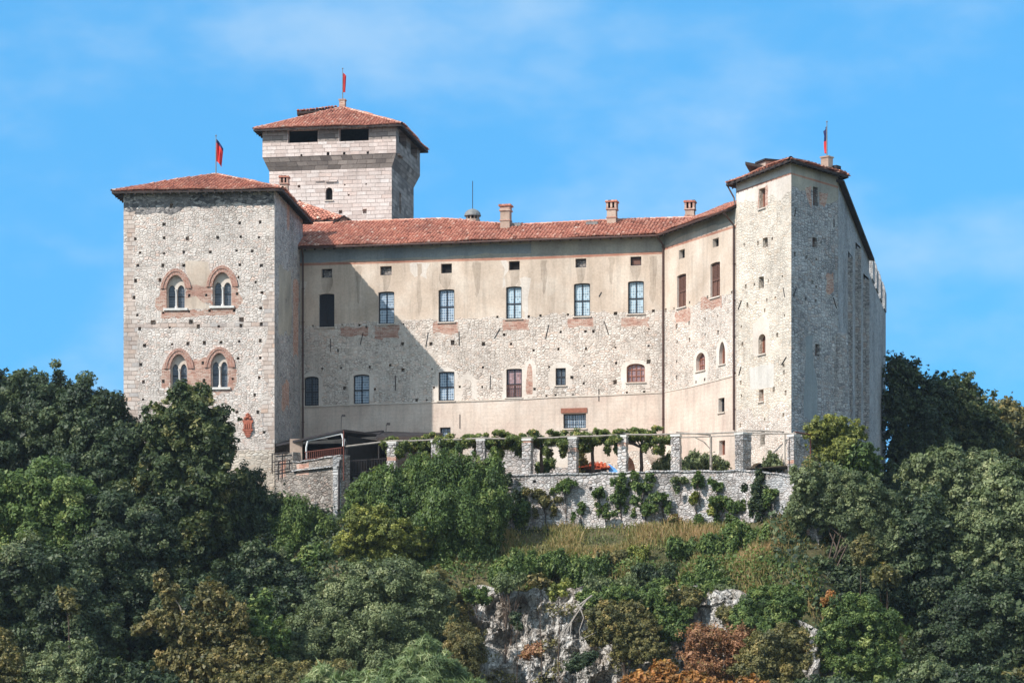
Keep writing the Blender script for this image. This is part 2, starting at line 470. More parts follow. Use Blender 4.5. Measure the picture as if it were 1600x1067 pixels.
g = lambda *a: lin(*a)
LEAF = {
    'dark': [(0.0, g(39, 50, 37)), (0.5, g(64, 79, 52)), (0.85, g(92, 105, 70)), (1.0, g(118, 123, 86))],
    'glossy': [(0.0, g(44, 56, 33)), (0.5, g(71, 85, 48)), (0.85, g(106, 111, 66)), (1.0, g(147, 140, 90))],
    'mid': [(0.0, g(58, 77, 40)), (0.5, g(88, 109, 55)), (0.85, g(120, 135, 72)), (1.0, g(148, 154, 90))],
    'grey': [(0.0, g(68, 79, 52)), (0.5, g(106, 118, 79)), (0.85, g(137, 144, 101)), (1.0, g(165, 167, 123))],
    'olive': [(0.0, g(74, 77, 50)), (0.5, g(112, 108, 65)), (0.85, g(141, 129, 79)), (1.0, g(172, 150, 96))],
    'tan': [(0.0, g(71, 73, 44)), (0.5, g(111, 105, 64)), (0.85, g(143, 127, 79)), (1.0, g(169, 147, 98))],
    'lime': [(0.0, g(77, 85, 40)), (0.5, g(121, 127, 61)), (0.85, g(156, 155, 75)), (1.0, g(185, 176, 94))],
    'autumn': [(0.0, g(103, 85, 46)), (0.4, g(150, 105, 57)), (0.75, g(182, 121, 66)), (1.0, g(188, 152, 81))],
    'red': [(0.0, g(111, 79, 55)), (0.45, g(156, 111, 81)), (0.8, g(178, 135, 99)), (1.0, g(128, 119, 72))],
    'needle': [(0.0, g(81, 99, 63)), (0.5, g(120, 137, 90)), (0.85, g(152, 162, 114)), (1.0, g(184, 186, 140))],
    'vine': [(0.0, g(66, 81, 39)), (0.5, g(98, 111, 53)), (0.85, g(133, 135, 70)), (1.0, g(167, 149, 88))],
    'dry': [(0.0, g(81, 95, 50)), (0.3, g(111, 117, 64)), (0.55, g(148, 133, 85)), (0.8, g(175, 145, 105)), (1.0, g(190, 152, 118))],
}
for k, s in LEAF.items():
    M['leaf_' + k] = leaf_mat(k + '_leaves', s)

# ------------------------------------------------------------------ wall builder
class Plane:
    """A vertical wall plane from plan point A to B (A to B runs left to right seen from outside)."""
    def __init__(s, A, B):
        s.A = Vector((A[0], A[1]))
        d = Vector((B[0] - A[0], B[1] - A[1]))
        s.L = d.length
        s.d = d / s.L
        s.n = Vector((s.d.y, -s.d.x))            # outward

    def uz(s, px, py):
        a = (px - CX) / F
        u = (a * s.A.y - s.A.x) / (s.d.x - a * s.d.y)
        return u, (HY - py) / F * (s.A.y + u * s.d.y)

    def pt(s, u, z, off=0.0):
        return Vector((s.A.x + s.d.x * u + s.n.x * off, s.A.y + s.d.y * u + s.n.y * off, z))

    def out(s, k):
        return Vector((s.n.x * k, s.n.y * k, 0))


def pip(x, y, poly):
    c = False
    j = len(poly) - 1
    for i in range(len(poly)):
        xi, yi = poly[i]
        xj, yj = poly[j]
        if (yi > y) != (yj > y) and x < (xj - xi) * (y - yi) / (yj - yi) + xi:
            c = not c
        j = i
    return c


def ragged(poly, step=0.35, amp=0.14, seed=0, sides=None):
    """Break a polygon's sides into short irregular steps, as plaster and patching end."""
    rg = random.Random(seed)
    out = []
    n = len(poly)
    for i in range(n):
        a, b = Vector(poly[i]), Vector(poly[(i + 1) % n])
        out.append(tuple(a))
        L = (b - a).length
        k = int(L / step)
        if k < 2 or (sides is not None and i not in sides):
            continue
        d = (b - a) / L
        nn = Vector((-d.y, d.x))
        w1 = rg.uniform(-amp, amp)
        for q in range(1, k):
            if rg.random() < 0.6: w1 = 0.45 * w1 + rg.uniform(-amp, amp)
            p = a + d * (L * (q + rg.uniform(-.25, .25)) / k) + nn * w1
            out.append(tuple(p))
    return out


def wall(name, parent, pl, outer, mats, holes=(), zones=()):
    """One wall face with real openings. outer, holes and zones are polygons in (u, z) metres on the plane pl.
    holes: (polygon, depth, material of the reveal, closed back?). zones: (polygon, material), later ones on top."""
    vs, es = [], []
    def add(poly):
        i = len(vs)
        vs.extend(Vector((round(p[0], 4), round(p[1], 4))) for p in poly)
        es.extend((i + k, i + (k + 1) % len(poly)) for k in range(len(poly)))
    add(outer)
    for h in holes: add(h[0])
    for z in zones: add(z[0])
    ov, oe, of, *_ = delaunay_2d_cdt(vs, es, [], 0, 1e-4)
    bb = [(min(p[0] for p in h[0]), max(p[0] for p in h[0]), min(p[1] for p in h[0]), max(p[1] for p in h[0])) for h in holes]
    zb = [(min(p[0] for p in h[0]), max(p[0] for p in h[0]), min(p[1] for p in h[0]), max(p[1] for p in h[0])) for h in zones]
    mb = MB()
    for f in of:
        q = [ov[k] for k in f]
        c = (q[0] + q[1] + q[2]) / 3
        if not pip(c.x, c.y, outer): continue
        if any(b[0] <= c.x <= b[1] and b[2] <= c.y <= b[3] and pip(c.x, c.y, h[0]) for b, h in zip(bb, holes)): continue
        mi = 0
        for b, z in zip(zb, zones):
            if b[0] <= c.x <= b[1] and b[2] <= c.y <= b[3] and pip(c.x, c.y, z[0]): mi = z[1]
        if (q[1] - q[0]).cross(q[2] - q[0]) < 0: q = [q[0], q[2], q[1]]
        mb.poly([pl.pt(p.x, p.y) for p in q], mi, [(p.x, p.y) for p in q])
    for poly, dep, mi, back in holes:
        a = sum(poly[k][0] * poly[(k + 1) % len(poly)][1] - poly[(k + 1) % len(poly)][0] * poly[k][1] for k in range(len(poly)))
        if a < 0: poly = poly[::-1]
        for k in range(len(poly)):
            p, q = poly[k], poly[(k + 1) % len(poly)]
            mb.poly([pl.pt(*p), pl.pt(*p, -dep), pl.pt(*q, -dep), pl.pt(*q)], mi, [(p[0], p[1]), (p[0] + dep, p[1]), (q[0] + dep, q[1]), (q[0], q[1])])
        if back:
            mb.poly([pl.pt(*p, -dep) for p in poly], mi, poly)
    return mb.build(name, mats, parent)


def putlogs(pl, pts, ox, oy, sc, size=0.18, seed=1, mi=0, depth=0.45):
    """Square scaffold holes at the given points (crop pixels -> photo pixels)."""
    rg = random.Random(seed)
    out = []
    for p in pts:
        u, z = pl.uz(ox + p[0] / sc, oy + p[1] / sc)
        s = (p[2] if len(p) > 2 else size) * rg.uniform(0.7, 1.1) / 2
        sh = s * rg.uniform(0.85, 1.3)
        out.append(([(u - s, z - sh), (u + s * rg.uniform(.8, 1.1), z - sh * rg.uniform(.8, 1.1)), (u + s, z + sh), (u - s * rg.uniform(.8, 1.1), z + sh * rg.uniform(.8, 1.1))], depth, mi, True))
    return out


def pxrect(pl, x0, y0, x1, y1):
    xm, ym = (x0 + x1) / 2, (y0 + y1) / 2
    u0, u1 = pl.uz(x0, ym)[0], pl.uz(x1, ym)[0]
    z1, z0 = pl.uz(xm, y0)[1], pl.uz(xm, y1)[1]
    return u0, u1, z0, z1


def arch_poly(u0, u1, z0, z1, rise=0.0, pointed=False, n=8):
    """Opening outline with a flat, segmental or pointed head; z1 is the crown."""
    w = u1 - u0
    pts = [(u0, z0), (u1, z0)]
    if rise <= 0:
        return pts + [(u1, z1), (u0, z1)]
    zs = z1 - rise
    c = (u0 + u1) / 2
    if pointed:
        for k in range(n + 1):
            t = k / n
            pts.append((u1 - w / 2 * (1 - math.cos(t * math.pi / 2)) ** 0.9, zs + rise * (math.sin(t * math.pi / 2)) ** 1.05))
        for k in range(n - 1, -1, -1):
            t = k / n
            pts.append((u0 + w / 2 * (1 - math.cos(t * math.pi / 2)) ** 0.9, zs + rise * (math.sin(t * math.pi / 2)) ** 1.05))
    else:
        for k in range(2 * n + 1):
            a = math.pi * k / (2 * n)
            pts.append((c + w / 2 * math.cos(a), zs + rise * math.sin(a)))
    return pts


def window(parent, pl, r, style, rise=0.0, pointed=False, inset=0.16, sill=True, fmat=None, label=None):
    """A window standing in its opening: frame (the part) > pane, sill. r = (u0, u1, z0, z1)."""
    u0, u1, z0, z1 = r
    w, h = u1 - u0, z1 - z0
    fw = min(0.085, w * 0.12)
    fm = M[fmat] if fmat else M['frame']
    mb = MB()
    def bar(a0, a1, b0, b1, d=inset, t=0.06):
        c = [pl.pt(x, z, -d - y) for z in (b0, b1) for x, y in ((a0, 0), (a1, 0), (a1, t), (a0, t))]
        mb.hexa([c[0], c[1], c[2], c[3], c[4], c[5], c[6], c[7]])
    shutter = style.startswith('shutter')
    outer = arch_poly(u0 - 0.02, u1 + 0.02, z0 - 0.02, z1 + 0.02, rise, pointed)
    inner = arch_poly(u0 + fw, u1 - fw, z0 + fw, z1 - fw, max(0, rise - fw * 0.3) if rise else 0, pointed)
    n = len(outer)
    for k in range(n):
        j = (k + 1) % n
        a, b, c, d = outer[k], outer[j], inner[j], inner[k]
        mb.poly([pl.pt(*a, -inset), pl.pt(*b, -inset), pl.pt(*c, -inset), pl.pt(*d, -inset)])
        mb.poly([pl.pt(*d, -inset), pl.pt(*c, -inset), pl.pt(*c, -inset - 0.06), pl.pt(*d, -inset - 0.06)])
    um = (u0 + u1) / 2
    if style in ('casement', 'casement_pale', 'casement_dark', 'casement_warm'):
        top = z1 - rise * 0.4
        bar(um - 0.035, um + 0.035, z0 + fw, top - fw, inset - 0.01)
        zt = z0 + h * (0.47 if h > 1.6 else 0.5)
        bar(u0 + fw, um - 0.036, zt - 0.045, zt + 0.045, inset - 0.006)
        bar(um + 0.036, u1 - fw, zt - 0.045, zt + 0.045, inset - 0.006)
    elif style == 'woodgrid':
        for k in (1, 2, 3):
            bar(u0 + w * k / 4 - 0.03, u0 + w * k / 4 + 0.03, z0 + fw, z1 - fw - rise * (0.5 if k != 2 else 0.1), inset - 0.01)
        for k in (1, 2):
            bar(u0 + fw, u1 - fw, z0 + h * k / 3 - 0.03, z0 + h * k / 3 + 0.03, inset - 0.002)
    elif style == 'grate':
        nb = max(2, int(w / 0.22))
        for k in range(1, nb):
            bar(u0 + w * k / nb - 0.014, u0 + w * k / nb + 0.014, z0 + fw, z1 - fw, inset - 0.05, 0.03)
        for k in (1, 2):
            bar(u0 + fw, u1 - fw, z0 + h * k / 3 - 0.014, z0 + h * k / 3 + 0.014, inset - 0.06, 0.03)
    elif shutter:
        zt = z0 + h * 0.5
        bar(u0 + fw, u1 - fw, zt - 0.05, zt + 0.05, inset - 0.02)
        bar(um - 0.02, um + 0.02, z0 + fw, z1 - fw - rise, inset - 0.015)
        k = 0
        while zt + 0.1 + k * 0.11 < z1 - fw - rise * .7:            # louvres of the upper leaf
            zz0 = zt + 0.08 + k * 0.11
            bar(u0 + fw, u1 - fw, zz0, zz0 + 0.06, inset + 0.015, 0.03)
            k += 1
    fr = mb.build('window', fm, parent)
    if label: fr['label'] = label
    pm = {'casement': 'glass_blue', 'casement_pale': 'glass_pale', 'casement_dark': 'glass_dark', 'casement_warm': 'glass_warm',
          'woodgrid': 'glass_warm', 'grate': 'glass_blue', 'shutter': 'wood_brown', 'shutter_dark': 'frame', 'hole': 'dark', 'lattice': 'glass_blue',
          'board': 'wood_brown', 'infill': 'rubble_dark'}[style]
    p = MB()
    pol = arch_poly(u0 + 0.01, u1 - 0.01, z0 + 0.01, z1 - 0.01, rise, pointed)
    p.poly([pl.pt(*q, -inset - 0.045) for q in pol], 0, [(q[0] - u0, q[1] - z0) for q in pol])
    p.build('shutter_leaf' if shutter else ('board' if style in ('board', 'infill') else 'pane'), M[pm], fr)  # an open hole gets a dark sheet, painted as its inner shade
    if sill:
        s = MB()
        ex = 0.09
        c = [pl.pt(x, z, y) for z in (z0 - 0.09, z0 - 0.003) for x, y in ((u0 - ex, 0.10), (u1 + ex, 0.10), (u1 + ex, -0.12), (u0 - ex, -0.12))]
        s.hexa(c)
        s.build('sill', M['cream_stone'], fr)
    return fr


# ------------------------------------------------------------------ roofs
TILE_K = 5
_ta = [math.pi * k / (TILE_K - 1) for k in range(TILE_K)]


def tiles(mb, poly, up, m=0, w=0.27, ln=0.40, seed=0, lift=0.03):
    """Lay rows of barrel tiles over a planar polygon; up = upward direction of the slope."""
    poly = [Vector(p) for p in poly]
    up = Vector(up).normalized()
    nrm = (poly[1] - poly[0]).cross(poly[-1] - poly[0]).normalized()
    if nrm.z < 0: nrm = -nrm
    up = (up - nrm * up.dot(nrm)).normalized()
    e = up.cross(nrm)
    o = poly[0]
    P2 = [((p - o).dot(e), (p - o).dot(up)) for p in poly]
    e0, e1 = min(p[0] for p in P2), max(p[0] for p in P2)
    s0, s1 = min(p[1] for p in P2), max(p[1] for p in P2)
    rg = np.random.default_rng(seed)
    ne, ns = int((e1 - e0) / w) + 1, int((s1 - s0) / ln) + 1
    cells = []
    for i in range(ne):
        for j in range(ns):
            x, y = e0 + (i + 0.5) * w, s0 + (j + 0.45) * ln
            if pip(x, y, P2): cells.append((x, y))
    if not cells: return
    C = np.array(cells)
    n = len(C)
    C[:, 0] += rg.normal(0, 0.012, n)
    C[:, 1] += rg.normal(0, 0.02, n)
    tw = w * 0.46
    loc = []
    for end, rad, up_ in ((-0.58 * ln, tw * 1.08, lift + 0.03), (0.58 * ln, tw * 0.86, lift - 0.005)):
        for a in _ta:
            loc.append((rad * math.cos(a), end, up_ + rad * 0.75 * math.sin(a)))
    loc = np.array(loc)
    E, U, N, O = (np.array(v) for v in (e, up, nrm, o))
    rot = rg.normal(0, 0.03, n)
    X = loc[None, :, 0] * np.cos(rot)[:, None] - loc[None, :, 1] * np.sin(rot)[:, None] + C[:, None, 0]
    Yv = loc[None, :, 0] * np.sin(rot)[:, None] + loc[None, :, 1] * np.cos(rot)[:, None] + C[:, None, 1]
    Z = loc[None, :, 2] + rg.normal(0, 0.006, n)[:, None]
    Z += 0.045 * np.sin(C[:, 0] * .55 + seed)[:, None] + 0.03 * np.sin(C[:, 0] * 1.37 + C[:, 1] * .6 + seed * 2)[:, None] + .03
    V = O + X[..., None] * E + Yv[..., None] * U + Z[..., None] * N
    K = TILE_K
    q = [(k, k + 1, K + k + 1, K + k) for k in range(K - 1)] + [(4, 3, 1, 0), (3, 2, 1, 1)]
    q = [(k, k + 1, K + k + 1, K + k) for k in range(K - 1)] + [(0, 1, 3, 4)]
    Q = (np.array(q)[None] + (np.arange(n) * 2 * K)[:, None, None]).reshape(-1, 4)
    t = np.clip(rg.beta(3.2, 3.2, n) + rg.normal(0, 0.05, n), 0, 1)
    mb.quads(V.reshape(-1, 3), Q, m, np.repeat(t, 2 * K))


def ridge(mb, a, b, m=0, r=0.16, ln=0.42, seed=0):
    a, b = Vector(a), Vector(b)
    L = (b - a).length
    n = max(2, int(L / ln))
    d = (b - a) / L
    rg = random.Random(seed)
    side = d.cross(Vector((0, 0, 1))).normalized()
    upv = side.cross(d)
    for k in range(n):
        p = a + d * (L * k / n)
        q = a + d * (L * (k + 1.15) / n)
        t = rg.uniform(0.55, 1.0)
        ra = [p + side * (r * math.cos(x)) + upv * (0.05 + r * 0.8 * math.sin(x)) for x in _ta]
        rb = [q + side * (r * .85 * math.cos(x)) + upv * (0.03 + r * .7 * math.sin(x)) for x in _ta]
        for i in range(TILE_K - 1):
            mb.poly([ra[i], ra[i + 1], rb[i + 1], rb[i]], m, None, t)


def slab(mb, poly, th, mtop, mside):
    """A roof deck: polygon with thickness th downward."""
    poly = [Vector(p) for p in poly]
    d = Vector((0, 0, -th))
    n = (poly[1] - poly[0]).cross(poly[2] - poly[0])
    if n.z < 0: poly = poly[::-1]
    mb.poly(poly, mtop, None, 0.1)
    mb.poly([p + d for p in poly[::-1]], mside)
    for k in range(len(poly)):
        p, q = poly[k], poly[(k + 1) % len(poly)]
        mb.poly([p, p + d, q + d, q], mside)


def rafters(mb, a, b, inward, n, size=0.12, ln=1.0, drop=0.2, m=1):
    a, b, inward = Vector(a), Vector(b), Vector(inward)
    for k in range(n):
        p = a.lerp(b, (k + 0.5) / n) + Vector((0, 0, -drop))
        d = (b - a).normalized() * size / 2
        q = p + inward * ln
        lo = [p - d, p + d, q + d, q - d]
        z = Vector((0, 0, -size))
        mb.hexa([v + z for v in lo] + lo, m)


def pyramid_roof(parent, corners, apex, seed, eave_th=0.16, tile_m='tile'):
    """corners: FL FR BR BL eave corners; hipped roof with barrel tiles."""
    mb = MB()
    c = [Vector(p) for p in corners]
    ap = Vector(apex)
    for k in range(4):
        a, b = c[k], c[(k + 1) % 4]
        mid = (a + b) / 2
        slab(mb, [a, b, ap], eave_th, 0, 1)
        tiles(mb, [a, b, ap], ap - mid, 0, seed=seed + k)
        inw = (ap - mid)
        inw = inw.normalized()
        rafters(mb, a.lerp(b, .06), b.lerp(a, .06), inw, max(4, int((b - a).length / 0.75)), 0.1, 0.9, eave_th)
        ridge(mb, a, ap, 0, seed=seed + 10 + k)
    return mb.build('roof', [M[tile_m], M['wood_dark']], parent)


def chimney(parent, c, w, h, z_cap=0.55, ax=(1, 0), style=0, m='chimney', seed=0):
    """Chimney standing on c: plastered shaft, brick collar and a little tiled cap on posts."""
    mb = MB()
    c = Vector(c)
    up = lambda k: c + Vector((0, 0, k))
    sh = h - z_cap
    mb.box(c, w, w, sh, 0, ax)
    mb.box(up(sh * 0.52), w * 1.14, w * 1.14, 0.09, 1, ax)
    mb.box(up(sh), w * 1.22, w * 1.22, 0.10, 1, ax)
    a = Vector((ax[0], ax[1], 0)).normalized()
    b = Vector((-a.y, a.x, 0))
    if style == 0:
        for i, j in ((-1, -1), (1, -1), (1, 1), (-1, 1), (0, -1), (0, 1), (-1, 0), (1, 0)):
            mb.box(up(sh + 0.10) + a * (i * w * .46) + b * (j * w * .46), w * .22, w * .22, z_cap - 0.28, 1, ax)
        mb.box(up(sh + 0.10), w * .7, w * .7, z_cap - 0.3, 3, ax)
    else:
        mb.box(up(sh + 0.10), w * 1.05, w * 1.05, z_cap - 0.28, 1, ax)
    mb.box(up(h - 0.18), w * 1.35, w * 1.35, 0.07, 2, ax, 0.5)
    rg = random.Random(seed)
    for i in range(4):                       # loose tiles laid over the cap
        for j in (-1, 1):
            p = up(h - 0.11) + a * ((i - 1.5) * w * .33) + b * (j * w * .34)
            mb.box(p, w * .28, w * .66, 0.07, 2, ax, rg.random())
    return mb.build('chimney', [M[m], M['brick'], M['tile'], M['dark']], parent)


def seglines(pl, segs, ox, oy, sc, parent, r=0.028):
    """Iron wall anchors: slanting bars fixed on the wall."""
    for x0, y0, x1, y1 in segs:
        a, b = pl.uz(ox + x0 / sc, oy + y0 / sc), pl.uz(ox + x1 / sc, oy + y1 / sc)
        mb = MB()
        mb.tube([pl.pt(*a, 0.03), pl.pt(*b, 0.03)], r, 0, 5)
        mb.build('wall_anchor', M['iron'], parent)


def pxpoly(pl, pts):
    return [pl.uz(*p) for p in pts]


def cpoly(pl, pts, ox, oy, sc):
    return [pl.uz(ox + p[0] / sc, oy + p[1] / sc) for p in pts]


def back_walls(parent, c, z0, z1, mats, skip_front=True):
    """Plain hidden walls of a block: c = FL FR BR BL plan corners."""
    for k in range(1 if skip_front else 0, 4):
        pl = Plane(c[k], c[(k + 1) % 4])
        wall('wall', parent, pl, [(0, z0), (pl.L, z0), (pl.L, z1), (0, z1)], mats)


# ------------------------------------------------------------------ plan of the castle
A = (-16.4, 200.0)
B = (11.47, 193.5)
C = (16.06, 183.5)
D = (19.2, 176.0)
E = (23.05, 180.8)
plM = Plane(A, B)
plN = Plane(B, C)
plD = Plane(C, D)
plE = Plane(D, E)

# ================================================================== main wing
wing = thing('castle_wing', 'long plastered castle wing with two rows of tall windows and a red tiled roof', 'castle wing', (-2.5, 196, 16))
lo_y = 760
mz = 15.2
zeA, zeB = plM.uz(472, 387)[1], plM.uz(1037, 368)[1]
zC = plN.uz(1150, 330)[1]
holesM, holesN = [], []
# plaster, brick and frieze zones of the long front
zM = []
uA, uB = -3.0, plM.L
outM = [(uA, mz), (uB, mz), (uB, zeB + 0.25), (uA, zeA + 0.35)]
def mline(pts): return [plM.uz(*p) for p in pts]
string = mline([(440, 416), (472, 415.5), (560, 413), (690, 409), (820, 406), (930, 401.5), (1037, 397)])
plast = mline([(440, 508), (472, 508), (505, 506), (560, 503), (600, 502), (680, 500), (735, 498), (780, 496), (830, 494), (880, 488), (930, 488), (985, 487), (1037, 484)])
pink = mline([(440, 637), (472, 635.5), (560, 632), (660, 629), (740, 626.5), (815, 623.5), (870, 620), (930, 618), (1037, 613)])
bot = mline([(1037, 728), (960, 726), (905, 716), (895, 700), (800, 694), (690, 700), (560, 690), (440, 690)])
zM.append((ragged(string + [(uB, plast[-1][1])] + plast[::-1][1:], 0.3, 0.12, 5, sides=range(8, 30)), 1))
zM.append((ragged(pink + bot, 0.4, 0.16, 6, sides=range(len(pink) - 1, 40)), 2))
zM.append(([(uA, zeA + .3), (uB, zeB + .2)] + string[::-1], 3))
for q, s in (((531, 511, 576, 524), 1), ((585, 508, 624, 529), 2), ((677, 503, 716, 521), 3), ((786, 499, 827, 517), 4), ((888, 496, 927, 512), 5), ((971, 496, 1015, 511), 6)):
    zM.append((ragged(pxpoly(plM, [(q[0], q[3]), (q[2], q[3] - 1), (q[2], q[1]), (q[0], q[1] + 1)]), 0.28, 0.13, 20 + s), 4))
# pale plaster round the lower windows, blocked arches
for q, s in (((468, 582, 504, 634), 1), ((546, 579, 583, 632), 2), ((679, 574, 716, 628), 3), ((785, 572, 822, 623), 4), ((859, 566, 894, 605), 5), ((971, 562, 1016, 606), 6), ((716, 584, 745, 624), 7), ((819, 562, 838, 620), 8)):
    r = pxrect(plM, *q)
    zM.append((ragged(arch_poly(*r, rise=(r[3] - r[2]) * (0.28 if s != 7 else .5)), 0.3, 0.09, 30 + s), 5))
for q, s in (((722, 592, 738, 624), 1), ((823, 568, 832, 616), 2), ((870, 606, 893, 618), 3), ((978, 600, 1008, 610), 4)):
    r = pxrect(plM, *q)
    zM.append((ragged(arch_poly(*r, rise=(r[3] - r[2]) * (0.4 if s < 3 else 0)), 0.3, 0.08, 40 + s), 0 if s != 2 else 4))
for q, s in (((640, 412, 672, 436), 1), ((782, 405, 790, 450), 2), ((560, 628, 612, 690), 3), ((470, 440, 480, 462), 4), ((812, 435, 830, 500), 5)):
    zM.append((ragged(pxpoly(plM, [(q[0], q[1]), (q[2], q[1]), (q[2] - 5, q[3]), (q[0] + 8, q[3] - 3)]), 0.4, 0.22, 60 + s), 5 if s != 3 else 2))
for px, y0, y1, wd in ((511, 434, 457, 9), (603, 431, 452, 8), (697, 428, 449, 10), (803, 423, 446, 9), (907, 419, 441, 8), (993, 416, 437, 9), (560, 416, 470, 5), (655, 412, 490, 4), (745, 410, 460, 6), (850, 407, 455, 5), (955, 402, 440, 5), (1020, 400, 470, 6)):
    zM.append((ragged(pxpoly(plM, [(px - wd * .5, y1), (px, y1 + 5), (px + wd * .6, y1 - 4), (px + wd, y0), (px - wd, y0)]), 0.3, 0.10, px), 8))
# the red painted band below the frieze
zM.append((string + [(p[0], p[1] + 0.2) for p in string[::-1]], 6))
bl = mline([(440, 392), (472, 391), (690, 386), (830, 380)])
zM.append((ragged(bl + mline([(830, 396), (745, 398), (690, 403), (560, 407), (440, 410)]), 0.7, 0.12, 77), 7))  # blue-grey eave shade painted along the frieze
W = []
for x0, y0, x1, y1, st in ((498, 459, 522.5, 511, 'shutter_dark'), (591, 455.5, 616, 506, 'casement'), (685, 452, 710, 503, 'casement'), (790.5, 447.5, 815, 498, 'casement_pale'), (896.5, 442.5, 922, 494, 'casement_pale'), (981, 439, 1006, 490, 'casement_pale')):
    W.append((x0, y0, x1, y1, st, 0.09, True))
for x0, y0, x1, y1, st, rs in ((475, 588, 498, 634, 'casement_dark', .22), (552, 585, 577, 631, 'casement', .12), (685, 580.5, 710, 626, 'casement', .05), (791, 576, 815.5, 621, 'casement_warm', .05), (868, 575, 884, 602, 'casement_dark', 0), (979, 568, 1007.5, 597, 'woodgrid', .3)):
    W.append((x0, y0, x1, y1, st, rs, True))
for x0, y0, x1, y1, st in ((502, 420, 519, 434, 'infill'), (594, 416, 612, 430, 'infill'), (689, 412, 706, 427, 'hole'), (795, 408, 812, 422, 'hole'), (899, 404, 916, 418, 'infill'), (985, 401, 1002, 415, 'board')):
    W.append((x0, y0, x1, y1, st, 0, False))
W += [(687, 667.5, 704, 685, 'grate', 0, False), (880, 646, 915.5, 669, 'grate', 0, True)]
for x0, y0, x1, y1, st, rs, sl in W:
    r = pxrect(plM, x0, y0, x1, y1)
    ins = 0.3 if st in ('infill', 'hole', 'grate') else 0.2
    holesM.append((arch_poly(*r, rise=rs), ins + 0.12, 5 if y0 > 437 else 1, False))
    window(wing, plM, r, st, rs, inset=ins, sill=sl, fmat='wood_red' if st == 'woodgrid' else None)
lint = MB()
r = pxrect(plM, 876.5, 637.5, 917.5, 645)
lint.hexa([plM.pt(x, z, y) for z in (r[2], r[3]) for x, y in ((r[0], .06), (r[1], .06), (r[1], -.1), (r[0], -.1))])
lint.build('lintel', M['wood_red'], wing)
bal = MB()                                  # little balustrade in the window with the red curtain
r = pxrect(plM, 791, 602, 815.5, 621)
for k in range(9):
    u = r[0] + (r[1] - r[0]) * (k + .5) / 9
    bal.tube([plM.pt(u, r[2] + .02, -0.05), plM.pt(u, r[3], -0.05)], 0.02, 0, 5)
bal.tube([plM.pt(r[0], r[3], -0.05), plM.pt(r[1], r[3], -0.05)], 0.03, 0, 5)
bal.build('window_railing', M['wood_brown'], wing)
ph1 = [(145, 620), (280, 615, .16), (360, 617, .16), (392, 625), (565, 612), (260, 735), (560, 703, .26), (692, 703, .3), (792, 697, .32), (188, 818), (275, 815), (408, 810), (503, 803, .25), (562, 825, .28), (697, 820), (291, 908, .26), (432, 914), (625, 963, .24), (672, 963), (706, 905), (825, 902), (1030, 660, .3)]
ph2 = [(110, 578, .24), (255, 577), (310, 572, .24), (437, 568), (657, 562, .28), (832, 550, .26), (45, 703, .26), (173, 703, .22), (403, 648, .26), (518, 645, .2), (555, 645, .24), (812, 634), (278, 733, .26), (393, 728), (520, 725, .2), (657, 720), (810, 712, .26), (43, 812), (350, 810), (512, 805), (660, 792, .24), (810, 785, .32), (40, 903), (282, 912), (380, 940), (460, 938, .15), (510, 885), (655, 880, .26), (337, 945, .15), (710, 928, .15), (790, 925, .18), (455, 858, .24)]
ph1 = [p for p in ph1 if not (170 < p[0] < 250 and p[1] < 640)]
hM = putlogs(plM, ph1, 440, 300, 2.965, seed=3) + putlogs(plM, ph2, 740, 300, 2.964, seed=4)
MATS_M = [M['rubble'], M['plaster'], M['plaster_pink'], M['plaster_frieze'], M['brick'], M['plaster_light'], M['red_band'], M['plaster_bluegrey'], M['plaster_stain']]
wall('wall', wing, plM, outM, MATS_M, holesM + hM, zM)
seglines(plM, [(378, 652, 365, 708), (679, 650, 668, 718), (822, 645, 823, 710), (1012, 632, 985, 678), (528, 850, 528, 920), (967, 850, 966, 910), (228, 680, 228, 740), (826, 1030, 826, 1095)], 440, 300, 2.965, wing)
seglines(plM, [(348, 615, 333, 680), (605, 600, 625, 660), (580, 912, 580, 968), (592, 463, 580, 485)], 740, 300, 2.964, wing)
cor = MB()                                  # thin stone course above the pink plaster
for a, b in zip(pink, pink[1:]):
    cor.hexa([plM.pt(*p, y) + Vector((0, 0, dz)) for dz in (-.05, .05) for p, y in ((a, .05), (b, .05), (b, -.05), (a, -.05))])
cor.build('string_course', M['cream_stone'], wing)

# the short front that turns towards the viewer
zN = []
uC = plN.L - 0.004
def nline(pts): return [plN.uz(*p) for p in pts]
outN = [(0.004, mz), (uC, mz), (uC, zC + .2), (0.004, zeB + .2)]
s2 = nline([(1037, 391.5), (1095, 373), (1151, 355)])
p2 = nline([(1037, 488), (1060, 484), (1080, 478), (1100, 470), (1125, 464), (1151, 452)])
k2 = nline([(1037, 612.5), (1080, 604), (1120, 594), (1151, 586)])
zN.append((ragged(s2 + p2[::-1], 0.3, 0.13, 8, sides=range(3, 30)), 1))
zN.append((k2 + nline([(1151, 740), (1037, 740)]), 2))
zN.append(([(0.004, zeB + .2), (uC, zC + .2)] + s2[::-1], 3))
zN.append((ragged(nline([(1037, 384), (1090, 362), (1151, 342)]) + nline([(1151, 352), (1095, 371), (1037, 389)]), .5, .12, 3), 1))
zN.append((s2 + [(p[0], p[1] + 0.18) for p in s2[::-1]], 6))
for q, s in (((1095, 464, 1128, 484), 1), ((1056, 484, 1078, 502), 2)):
    zN.append((ragged(pxpoly(plN, [(q[0], q[3] + 1), (q[2], q[3] - 2), (q[2], q[1] - 2), (q[0], q[1] + 2)]), 0.3, 0.15, 80 + s), 4))
for q, s in (((1083, 545, 1107, 600), 1), ((1119, 528, 1137, 574), 2)):
    r = pxrect(plN, *q)
    zN.append((ragged(arch_poly(*r, rise=1.0), 0.3, 0.1, 90 + s), 5))
